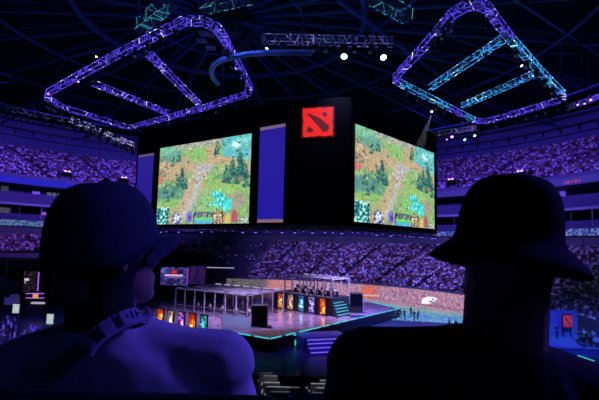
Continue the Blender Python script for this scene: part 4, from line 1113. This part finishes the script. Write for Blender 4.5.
while len(g2) < 20:
    px = rf.uniform(576, 601); py = rf.uniform(327, 339); P = atz(px, py, 1.9); P.z = 1.0
    if P.y > 57.2 or any((P - g).length < .6 for g in g2): continue
    g2.append(P); place_person(rf.choice(dark), P, rf.uniform(-.5, .5), 'spectator seated on the side platform right of the small red emblem banner', 'person', 'people on the side platform')

# ------------------------------------------------------------------ near stand with our row
mb = MB(); prof = [(-9, 1.45, 10.8)]
xs0, xs1 = -14, 14
def strip(mb, pts):
    n = len(pts); vs = [(xs0, y, z) for y, z in pts] + [(xs1, y, z) for y, z in pts]; mb.add(vs, [(i, n + i, n + i + 1, i + 1) for i in range(n - 1)])
pts = [(-2.5, 11.2), (-.35, 11.2), (-.35, 10.8), (1.42, 10.8), (1.42, 9.6)]; y = 1.42; k = 0
rows = []
while y < 15.5:
    z = 9.94 - .2 * (y + .45) - .03; pts += [(y, z), (y + .9, z)]; rows.append((y + .45, z)); y += .9
pts += [(y, 7.4), (y + .15, 7.4), (y + .15, 0)]
strip(mb, pts); struct(mb.build('floor_near_stand', CONC))
def seat_parts(name, lab, mat, w=.46, group=None, back=.5, hi=False):
    r = root(name, (0, 0, 0), lab, 'seat', group)
    # facing +y
    def rbox(c, d, nm, bev=.03):
        mb = MB(); mb.box(c, d); o = mb.build(nm, mat, r, local=True); m = o.modifiers.new('b', 'BEVEL'); m.width = bev; m.segments = 4; return o
    rbox((0, 0, .43), (w, .44, .07), 'seat_pan', .03); rbox((0, -.23, .43 + back / 2), (w, .06, back), 'backrest', .028)
    for s in (-1, 1):
        rbox((s * (w / 2 + .03), -.02, .62), (.05, .36, .05), 'armrest', .015)
        mb = MB(); mb.box((s * (w / 2 + .03), -.1, .3), (.04, .06, .6)); mb.build('leg', BLACK, r, local=True)
    finish_tree(r); return r
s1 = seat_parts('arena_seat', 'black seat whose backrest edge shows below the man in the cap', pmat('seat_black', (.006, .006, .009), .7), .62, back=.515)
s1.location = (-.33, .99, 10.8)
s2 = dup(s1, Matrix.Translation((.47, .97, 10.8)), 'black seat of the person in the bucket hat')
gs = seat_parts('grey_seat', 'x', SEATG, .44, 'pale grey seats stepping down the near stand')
GP = [(266, 370, 14.2), (270, 376, 13.2), (273, 383, 12.2), (276, 390, 11.1), (281, 397, 10.2), (292, 393, 11.0), (299, 392, 11.0), (318, 388, 12.0), (324, 391, 11.0), (326, 383, 13.0), (320, 398, 10.2)]
for i, (px, py, Y) in enumerate(GP):
    P = aty(px, py, Y); P.z = 9.94 - .2 * Y - .03
    yy = min(rows, key=lambda q: abs(q[0] - Y)); P.y = yy[0]; P.z = yy[1]
    T = Matrix.Translation(P); o = gs if i == 0 else dup(gs, T); o.matrix_world = T; o['label'] = 'empty pale grey stadium seat below us, between the two people in front'
np_ = mk_proto(True, (.35, .2, .9), name='spectator'); P = aty(303, 382, 8.0); yy = min(rows, key=lambda q: abs(q[0] - 8)); P.y = yy[0]; P.z = yy[1]
place_person(np_, P, pi, 'dark-haired spectator in a violet shirt seated below, between the two people in front', 'person', None, 1.08)
np_.scale = (1.1, 1.1, 1.06)
gs2 = dup(gs, Matrix.Translation(P)); gs2['label'] = 'pale grey stadium seat under the violet-shirted spectator'

# ------------------------------------------------------------------ the two people in front
def ering(c, rx, ry, R=None, n=20, p=2.2):
    out = []
    for i in range(n):
        t = 2 * pi * i / n; x = rx * abs(cos(t)) ** (2 / p) * (1 if cos(t) >= 0 else -1); y = ry * abs(sin(t)) ** (2 / p) * (1 if sin(t) >= 0 else -1)
        v = Vector((x, y, 0))
        if R: v = R @ v
        out.append(Vector(c) + v)
    return out
HEADT = [(.0, .022, .088, .045), (.012, .036, .094, .02), (.035, .05, .093, -.02), (.06, .060, .090, -.062), (.09, .068, .091, -.082), (.12, .074, .092, -.093), (.15, .077, .092, -.099), (.18, .075, .086, -.097), (.205, .065, .07, -.085), (.222, .048, .048, -.06), (.233, .025, .02, -.03)]
def head_geo(mb, HM, s=1.0):
    """head-local: origin at chin level on the neck axis, +y is the face"""
    old = mb.M; mb.M = HM @ Matrix.Scale(s, 4)
    mb.loft([[Vector((w * cos(t), (f + b) / 2 + (f - b) / 2 * sin(t), z)) for t in [2 * pi * i / 24 for i in range(24)]] for z, w, f, b in HEADT])
    mb.cap((0, .088, .115), (0, .104, .088), .008, .012, 8); mb.ell((-.011, .098, .085), (.007, .008, .006)); mb.ell((.011, .098, .085), (.007, .008, .006))   # nose
    mb.ell((0, .090, .052), (.024, .009, .005)); mb.ell((0, .089, .044), (.02, .009, .005)); mb.ell((0, .085, .018), (.018, .012, .014))                       # lips, chin
    mb.cap((-.045, .080, .142), (.045, .080, .142), .008, .008, 8)                                                                # brow
    for sx in (-1, 1):
        mb.ell((sx * .04, .072, .09), (.02, .016, .018))
        mb.ell((sx * .079, -.008, .108), (.008, .018, .031)); mb.ell((sx * .085, -.014, .118), (.006, .014, .018)); mb.ell((sx * .08, -.002, .084), (.006, .009, .01))
    mb.M = old
def remesh(o, vs, disp=None, it=3):
    m = o.modifiers.new('r', 'REMESH'); m.mode = 'VOXEL'; m.voxel_size = vs; m.use_smooth_shade = True
    m = o.modifiers.new('s', 'SMOOTH'); m.iterations = it; m.factor = .5
    if disp:
        tx = bpy.data.textures.new('folds', 'CLOUDS'); tx.noise_scale = disp[1]; m = o.modifiers.new('d', 'DISPLACE'); m.texture = tx; m.strength = disp[0]; m.mid_level = .5
def hand(mb, wr, fd, up, side, s=1.0, curl=.5):
    """wr wrist, fd finger direction, up back of the hand, side +1 = thumb towards cross(fd, up)"""
    fd = fd.normalized(); up = (up - fd * up.dot(fd)).normalized(); lt = fd.cross(up) * side
    palm = wr + fd * .045 * s
    R = Matrix((lt, fd, up)).transposed()
    mb.ell(palm, (.04 * s, .052 * s, .016 * s), R, 12, 8)
    for k, (o, l) in enumerate(((.028, .074), (.010, .084), (-.009, .078), (-.027, .062))):
        p = palm + lt * o * s + fd * .035 * s; q = p + (fd * .97 - up * .15).normalized() * l * .5 * s; e = q + (fd * cos(curl * .9) - up * sin(curl * .9)) * l * .3 * s; g = e + (fd * cos(curl * 1.6) - up * sin(curl * 1.6)) * l * .25 * s
        mb.cap(p, q, .0095 * s, .009 * s, 8); mb.cap(q, e, .009 * s, .008 * s, 8); mb.cap(e, g, .008 * s, .007 * s, 8)
    p = palm + lt * .03 * s - fd * .02 * s; q = p + (lt * .7 + fd * .6).normalized() * .038 * s; e = q + (lt * .25 + fd * .9 - up * .2).normalized() * .03 * s
    mb.cap(p, q, .013 * s, .011 * s, 8); mb.cap(q, e, .011 * s, .008 * s, 8)
def human(name, lab, pel, jl, jr, neck, HM, hs, skin, shirtm, trm, sleeve=.6, puff=.014, nr=.06):
    """pel pelvis centre on the seat; jl / jr shoulder joints; neck base point"""
    r = root(name, (pel.x, pel.y, 10.8), lab, 'person')
    pel = Vector(pel); ax = (jr - jl); mid = (jl + jr) / 2; roll = Matrix.Rotation(-atan2(ax.z, ax.x), 3, 'Y')
    hw = ax.length / 2
    chin = HM @ Vector((0, -.02, .05))
    def torso(mb, g):
        T = []
        for t, rx, ry in ((0, .155, .12), (.12, .165, .12), (.35, .15, .105), (.6, .165, .112), (.8, .185, .115), (.93, .19, .10)):
            c = pel.lerp(mid, t); R = roll if t > .5 else Matrix.Identity(3)
            fill = .028 if g > 0 and t > .3 else 0; T.append(ering(c + Vector((0, fill * .7, 0)), rx + g + fill, ry + g + fill * .5, R))
        T.append(ering(mid.lerp(neck, .45), .14 + g, .085 + g, roll)); T.append(ering(neck - Vector((0, 0, .012)), nr + .02 + g, .07 + g, roll)); T.append(ering(neck + Vector((0, 0, .012)), nr + g, .06 + g, roll))
        mb.loft(T)
    arms = []
    for s, j in ((-1, jl), (1, jr)):
        el = j + Vector((s * .035, .09, -.27)); wr = Vector((pel.x + s * .15, el.y + .2, 11.43)); arms.append((s, j, el, wr))
    legs = []
    for s in (-1, 1):
        hip = pel + Vector((s * .09, .02, .05)); kn = Vector((pel.x + s * .13, pel.y + .40, 11.30)); an = Vector((kn.x, kn.y + .02, 10.90)); legs.append((hip, kn, an))
    mb = MB(); torso(mb, 0); head_geo(mb, HM, hs)
    mb.cap(neck - Vector((0, 0, .03)), chin, nr, nr - .004, 14); mb.cap(mid.lerp(neck, .8), HM @ Vector((0, -.045, .08)), nr - .01, nr - .01, 12)
    for s, j, el, wr in arms:
        mb.cap(j, el, .05, .038); mb.cap(el, wr, .038, .026); hand(mb, wr, Vector((-s * .25, 1, -.12)), Vector((0, .1, 1)), -s)
        mb.cap(neck.lerp(j, .15) - Vector((0, 0, .02)), j + Vector((0, 0, -.01)), .045, .045)
    for hip, kn, an in legs: mb.cap(hip, kn, .078, .052); mb.cap(kn, an, .05, .035); mb.cap(an, an + Vector((0, .13, -.05)), .035, .03)
    o = mb.build('body', skin, r); remesh(o, .0065, it=2)
    mb = MB(); torso(mb, puff)
    for s, j, el, wr in arms:
        mb.cap(j + Vector((-s * .01, 0, 0)), j.lerp(el, sleeve / .6 * .95), .05 + puff, .058 + puff); mb.cap(neck.lerp(j, .12) - Vector((0, 0, .02)), j, .045 + puff, .05 + puff)
    o = mb.build('shirt', shirtm, r); remesh(o, .0085, (.018, .13), 10)
    mb = MB()
    mb.loft([ering(pel + Vector((0, 0, -.03)), .165, .13), ering(pel + Vector((0, 0, .05)), .172, .135), ering(pel + Vector((0, 0, .12)), .172, .128)])
    for hip, kn, an in legs: mb.cap(hip, kn, .09, .066); mb.cap(kn, an + Vector((0, 0, .05)), .065, .055)
    o = mb.build('trousers', trm, r); remesh(o, .01, (.012, .08), 3)
    for hip, kn, an in legs:
        mb = MB(); c = Vector((an.x, an.y + .06, 10.8)); mb.loft([ering(c + Vector((0, 0, z)), rx, ry, p=2.6) for z, rx, ry in ((.004, .046, .135), (.03, .05, .14), (.06, .045, .12))] + [ering(an + Vector((0, -.0, z - .01)), .042, .05) for z in (.0, .03)])
        mb.build('shoe', trm, r, smooth=True)
    for sx in (-1, 1):
        mb = MB(); mb.M = HM @ Matrix.Scale(hs, 4); mb.ell((sx * .031, .082, .118), (.012, .010, .008)); mb.build('eye', pmat('eye_white', (.7, .7, .7), .2), r, smooth=True)
    return r
def HMat(px, py, Y, yaw, roll=0, pitch=0, dz=0):
    """head matrix from the pixel of the head centre"""
    c = aty(px, py, Y); M = Matrix.Translation(c) @ Matrix.Rotation(roll, 4, 'Y') @ Matrix.Rotation(yaw, 4, 'Z') @ Matrix.Rotation(pitch, 4, 'X') @ Matrix.Translation((0, 0, -.12)); return M
SK1 = pmat('skin', (.30, .19, .15), .55, scale=20, bump=.1)
HAIR = pmat('black_hair', (.008, .008, .012), .6, scale=60, bump=.5, bscale=180)
WSH = pmat('white_tshirt', (.6, .6, .66), .85, var=.04, scale=12)
BSH = pmat('black_shirt', (.007, .008, .012), .95, var=.1, scale=12, bump=.05, bscale=200)
TRO = pmat('dark_trousers', (.015, .015, .022), .85)
# --- left: man in a baseball cap
Y1 = .92
HM1 = HMat(108, 250, Y1, radians(-44), radians(2), radians(7))
jl = aty(20, 369, Y1 + .02); jr = aty(222, 364, Y1 + .02); nk = aty(106, 329, Y1 + .01)
HS1 = 1.03
man = human('person', 'man in a baseball cap and light t-shirt seen from behind', Vector((jl.lerp(jr, .5).x, Y1 + .02, 11.31)), jl, jr, nk, HM1, HS1, SK1, WSH, TRO, .6, .020, .068)
CAPM = pmat('cap_cloth', (.04, .05, .08), .85, scale=40, bump=.05, bscale=300, spec=.2)
# cap crown in head space
def capcrown(mb, g=.015, z0=.092, top=.256, n=28, arch=True):
    rows = []
    for k in range(11):
        t = k / 10; z = z0 + (top - z0) * sin(t * pi / 2); q = cos(t * pi / 2) ** .62 if t < 1 else .0
        q = max(q, .02)
        ring_ = []
        for i in range(n):
            a = 2 * pi * i / n; x = (.080 + g) * q * cos(a); y = -.003 + (.099 + g) * q * sin(a)
            b0 = z0 + .042 * max(0, sin(a)); zz = b0 + (top - b0) * sin(t * pi / 2)
            if arch and k < 4:
                d = abs(((a + pi / 2 + pi) % (2 * pi)) - pi)
                if d < .42: zz = max(zz, z0 + .036 * sqrt(max(0, 1 - (d / .42) ** 2)) + k * .002)
            ring_.append(Vector((x, y, zz)))
        rows.append(ring_)
    mb.loft(rows)
r = root('c', (0, 0, 0)); bpy.data.objects.remove(r)
cap_ = None
mb = MB(); mb.M = HM1 @ Matrix.Scale(HS1, 4) @ Matrix.Rotation(radians(3), 4, 'X'); capcrown(mb); cap_ = mb.build('cap', CAPM, man, smooth=True)
mb = MB(); mb.M = HM1 @ Matrix.Scale(HS1, 4) @ Matrix.Rotation(radians(3), 4, 'X')
# visor: curved plate
V = []; nn = 16
for lay, dz in ((0, 0), (1, -.004)):
    for i in range(nn + 1):
        t = -1 + 2 * i / nn; x = .078 * t
        yb = .085 * sqrt(max(0, 1 - (t * .86) ** 2)) + .004
        yf = yb + .074 * (1 - abs(t) ** 2.6) + .002
        for j in range(5):
            s = j / 4; y = yb + (yf - yb) * s; V.append((x * (1 + .06 * s), y, .136 - .040 * t * t - .012 * s + dz))
fs = []
for lay in (0, 1):
    b = lay * (nn + 1) * 5
    for i in range(nn):
        for j in range(4):
            q = (b + i * 5 + j, b + i * 5 + j + 1, b + (i + 1) * 5 + j + 1, b + (i + 1) * 5 + j); fs.append(q if lay else q[::-1])
o5 = (nn + 1) * 5
for i in range(nn): fs.append((i * 5 + 4, (i + 1) * 5 + 4, o5 + (i + 1) * 5 + 4, o5 + i * 5 + 4)); fs.append((i * 5, o5 + i * 5, o5 + (i + 1) * 5, (i + 1) * 5))
mb.add(V, fs); mb.build('visor', CAPM, cap_, smooth=True)
mb = MB(); mb.M = HM1 @ Matrix.Scale(HS1, 4); mb.ell((0, 0, .259), (.008, .008, .005)); mb.build('button', CAPM, cap_, smooth=True)
mb = MB(); mb.M = HM1 @ Matrix.Scale(HS1, 4)
pts = [Vector((.09 * sin(t), -.003 - .112 * cos(t), .116)) for t in np.linspace(-.5, .5, 9)]
for a, b in zip(pts, pts[1:]): mb.box((a + b) / 2, ((b - a).length + .003, .004, .014), Matrix.Rotation(atan2((b - a).y, (b - a).x), 3, 'Z'))
mb.build('strap', CAPM, cap_)
def hair_geo(mb, z0, z1, g=.008, back=2.1):
    """short hair round the back and sides of the head"""
    n = 26; rows = []
    for k in range(8):
        z = z0 + (z1 - z0) * k / 7
        hz = np.array([h[0] for h in HEADT]); w = np.interp(z, hz, [h[1] for h in HEADT]); f = np.interp(z, hz, [h[2] for h in HEADT]); b = np.interp(z, hz, [h[3] for h in HEADT])
        w = max(w, .058); b = min(b, -.066)
        outr = [Vector(((w + g) * sin(t), -.005 + (-(abs(b) - .0 + g)) * cos(t) + 0, z)) for t in np.linspace(-back, back, n)]
        inn = [Vector(((w - .01) * sin(t), -.005 + (-(abs(b) - .012)) * cos(t), z)) for t in np.linspace(back, -back, n)]
        rows.append(outr + inn)
    mb.loft(rows)
mb = MB(); mb.M = HM1 @ Matrix.Scale(HS1, 4); hair_geo(mb, -.04, .125, .011, 1.95); o = mb.build('hair', HAIR, man, smooth=True)
# printed strap round the neck
mb = MB(); rr = random.Random(2)
P = [aty(x, y, Y + .115) for x, y, Y in ((148, 316, .80), (142, 314, .755), (130, 317, .725), (115, 324, .705), (101, 333, .69), (90, 343, .68), (84, 352, .675))]
def cm(p0, p1, p2, p3, t): return .5 * ((2 * p1) + (p2 - p0) * t + (2 * p0 - 5 * p1 + 4 * p2 - p3) * t * t + (-p0 + 3 * p1 - 3 * p2 + p3) * t ** 3)
C = []
for i in range(len(P) - 1):
    for t in np.linspace(0, 1, 7)[:-1]: C.append(cm(P[max(i - 1, 0)], P[i], P[i + 1], P[min(i + 2, len(P) - 1)], t))
C.append(P[-1])
W = .017; wi = 6; n = len(C); vs = []; nrm = Vector((0, -1, .25)).normalized()
for i, c in enumerate(C):
    d = (C[min(i + 1, n - 1)] - C[max(i - 1, 0)]).normalized(); s = d.cross(nrm).normalized()
    for j in range(wi + 1): vs.append(c + s * W * (2 * j / wi - 1) + nrm * (.004 * cos((j / wi - .5) * pi)))
m0 = len(vs); vs += [v - nrm * .006 for v in vs]
fs = []; cs = []
for i in range(n - 1):
    for j in range(wi):
        a = i * (wi + 1) + j; fs.append((a, a + 1, a + wi + 2, a + wi + 1)); fs.append((m0 + a, m0 + a + wi + 1, m0 + a + wi + 2, m0 + a + 1))
        dk_ = (i in (5, 8, 10) and j in (2, 3, 4)) or (i in (15, 16, 17, 23, 24, 25, 26, 27, 33, 34) and 1 <= j <= 4 + (i % 2)) or (i in (7, 12) and j == 3)
        c = (.02, .02, .04) if dk_ else (.30, .30, .42); cs += [c, (.1, .1, .14)]
for i in range(n - 1):
    for j in (0, wi):
        a = i * (wi + 1) + j; fs.append((a, a + wi + 1, m0 + a + wi + 1, m0 + a)); cs.append((.2, .2, .3))
mb.add(vs, fs, cs); o = mb.build('printed_strap', amat('strap_cloth', 0, .9), man, smooth=True); 
# --- right: person in a bucket hat
Y2 = .88
HM2 = HMat(502, 238, Y2, radians(8), radians(5), radians(-2))
jl = aty(361, 361, Y2 + .02); jr = aty(595, 400, Y2 + .02); nk = aty(502, 345, Y2 + .01)
HS2 = .93
man2 = human('person', 'person in a black bucket hat and black top seen from behind', Vector((jl.lerp(jr, .5).x, Y2 + .03, 11.31)), jl, jr, nk, HM2, HS2, SK1, BSH, TRO, .6, .02, .080)
HATM = pmat('bucket_hat_cloth', (.006, .006, .009), .9, scale=40, bump=.05, bscale=300, spec=.1)
mb = MB(); mb.M = HM2 @ Matrix.Scale(HS2, 4) @ Matrix.Rotation(radians(4), 4, 'Y')
rows = []; n = 40
for z, rx, ry in ((.262, .02, .03), (.262, .045, .058), (.256, .064, .08), (.243, .079, .096), (.222, .090, .108), (.19, .098, .117), (.155, .100, .119), (.128, .102, .121), (.110, .112, .131), (.088, .142, .162), (.070, .155, .174), (.064, .155, .173), (.074, .14, .158), (.105, .112, .132), (.125, .100, .119)):
    rows.append([Vector((rx * cos(2 * pi * i / n), -.003 + ry * sin(2 * pi * i / n), z + (.004 * sin(3 * 2 * pi * i / n) if z < .07 else 0))) for i in range(n)])
mb.loft(rows, cap=False); mb.add(rows[0], [tuple(range(n))])
h = mb.build('bucket_hat', HATM, man2, smooth=True); m = h.modifiers.new('sub', 'SUBSURF'); m.levels = 1; m.render_levels = 1
mb = MB(); mb.M = HM2 @ Matrix.Scale(HS2, 4); hair_geo(mb, .0, .13, .016, 1.9); mb.build('hair', HAIR, man2, smooth=True)

# ------------------------------------------------------------------ lights
PUR = (.24, .10, 1.0); BLUv = (.16, .12, 1.0); PINK = (.75, .35, 1.0); TEAL = (.1, .8, .8)
for az in (-2, 22, 44, 112, 134, 156):
    a = radians(az)
    spot(pol(a, 46, 42), pol(a, 80, 31), (.15, .072, 1.0), 62000, 80, 1, .5)
for az in (5, 30, 52, 76):
    a = radians(az)
    spot(pol(a, 20, 34), pol(a, 61, 7), (.24, .15, 1.0), 75000, 62, 1, .5)
spot(pol(radians(140), 25, 34), pol(radians(140), 71, 12), (.28, .11, 1.0), 60000, 60, 1, .5)
spot(aty(344, 53, 50) + Vector((0, 0, -1)), (0, 70, 0), (.6, .5, 1.0), 5000, 60, 1, .4)
spot(Vector((-6, 59, 13.2)), (-6, 62, 1), (.75, .5, .95), 15000, 105, 1, .4)
spot(Vector((8, 66, 13.4)), (9, 68, 1), (.75, .5, .95), 14000, 130, 1, .4)
spot(Vector((22, 56, 16)), (17, 66, 0), (.05, .12, 1), 60000, 75, 1, .4)  # added blue spot without a fixture, brightens the floor beside the stage
spot(Vector((6, 40, 18)), (4, 50, 0), (.12, .08, 1), 12000, 40, 1, .4)
spot(Vector((0, 11, 24)), (0.2, 12, 8), (.9, .9, 1), 5000, 21, 1, .3)  # added neutral spot, no lamp hangs here; lifts the grey seats
spot(Vector((-20, 62, 26)), (-14, 60, 3), (.5, .4, 1), 16000, 70, 1, .4)  # added violet spot over the left booth, source not modelled
spot(Vector((27, 44, 15)), (33, 56, 2), (.07, .09, 1.0), 15000, 60, 1, .3)
spot(Vector((40, 50, 12)), (36, 54, 1), (.03, .5, .8), 4000, 50, 1, .3)
# glow of the LED trusses on the roof steel around them
for p in (L[2], L[4], L[6], L[9], L[0]): point(p + Vector((0, 0, 1.2)), (.12, .14, 1), 700, .5)
for p in (Rr[1], Rr[4], Rr[11]): point(p + Vector((0, 0, 1.2)), (.12, .12, 1), 500, .5)
for p in (Rr[7], Rr[14]): point(p + Vector((0, 0, 1.2)), (.05, .4, .8), 400, .5)
point(Vector((2, 50, 38)), (.03, .5, .8), 450, .5)
# violet wash from high at the right onto the people in front
spot(Vector((10, 4.6, 18)), (-.05, .9, 11.8), (.12, .07, 1.0), 6500, 12, 1, 1.2)
spot(Vector((7, -3, 17)), (-.2, .9, 11.8), (.10, .08, 1.0), 230, 12, 1, .8)  # weak fill added from behind right to lift the dark shirt back
spot(Vector((-30, 30, 24)), (-35, 48, 0), (.22, .14, 1.0), 70000, 60, 1, .3)  # unseen violet spot added to brighten the floor crowd
bm = bpy.data.materials.new('haze'); bm.use_nodes = True; nt = bm.node_tree; nt.nodes.clear()
ou = nt.nodes.new('ShaderNodeOutputMaterial'); vs_ = nt.nodes.new('ShaderNodeVolumeScatter'); vs_.inputs['Density'].default_value = .03; nt.links.new(vs_.outputs[0], ou.inputs['Volume'])
def beam_(name, a, b, r0, r1, col, power, lab):
    mb = MB(); mb.beam(a.lerp(b, .02), b, r0, 16, r1); o = mb.build(name, bm); tagit(o, lab, 'light beam'); o['kind'] = 'stuff'
    spot(a, b, col, power, math.degrees(2 * math.atan(r1 / (b - a).length)) * 1.15, .6, .05)
beam_('hazy_beam', aty(432, 113, 65.8), aty(416, 158, 64.5), .15, 1.0, (.8, .85, 1), 4500, 'faint hazy white light beam slanting down above the video screen')
w = bpy.data.worlds.new('world'); scn.world = w; w.use_nodes = True
w.node_tree.nodes['Background'].inputs[0].default_value = (.12, .2, .6, 1); w.node_tree.nodes['Background'].inputs[1].default_value = .006

for o in bpy.data.objects:
    if '_o' in o: del o['_o']
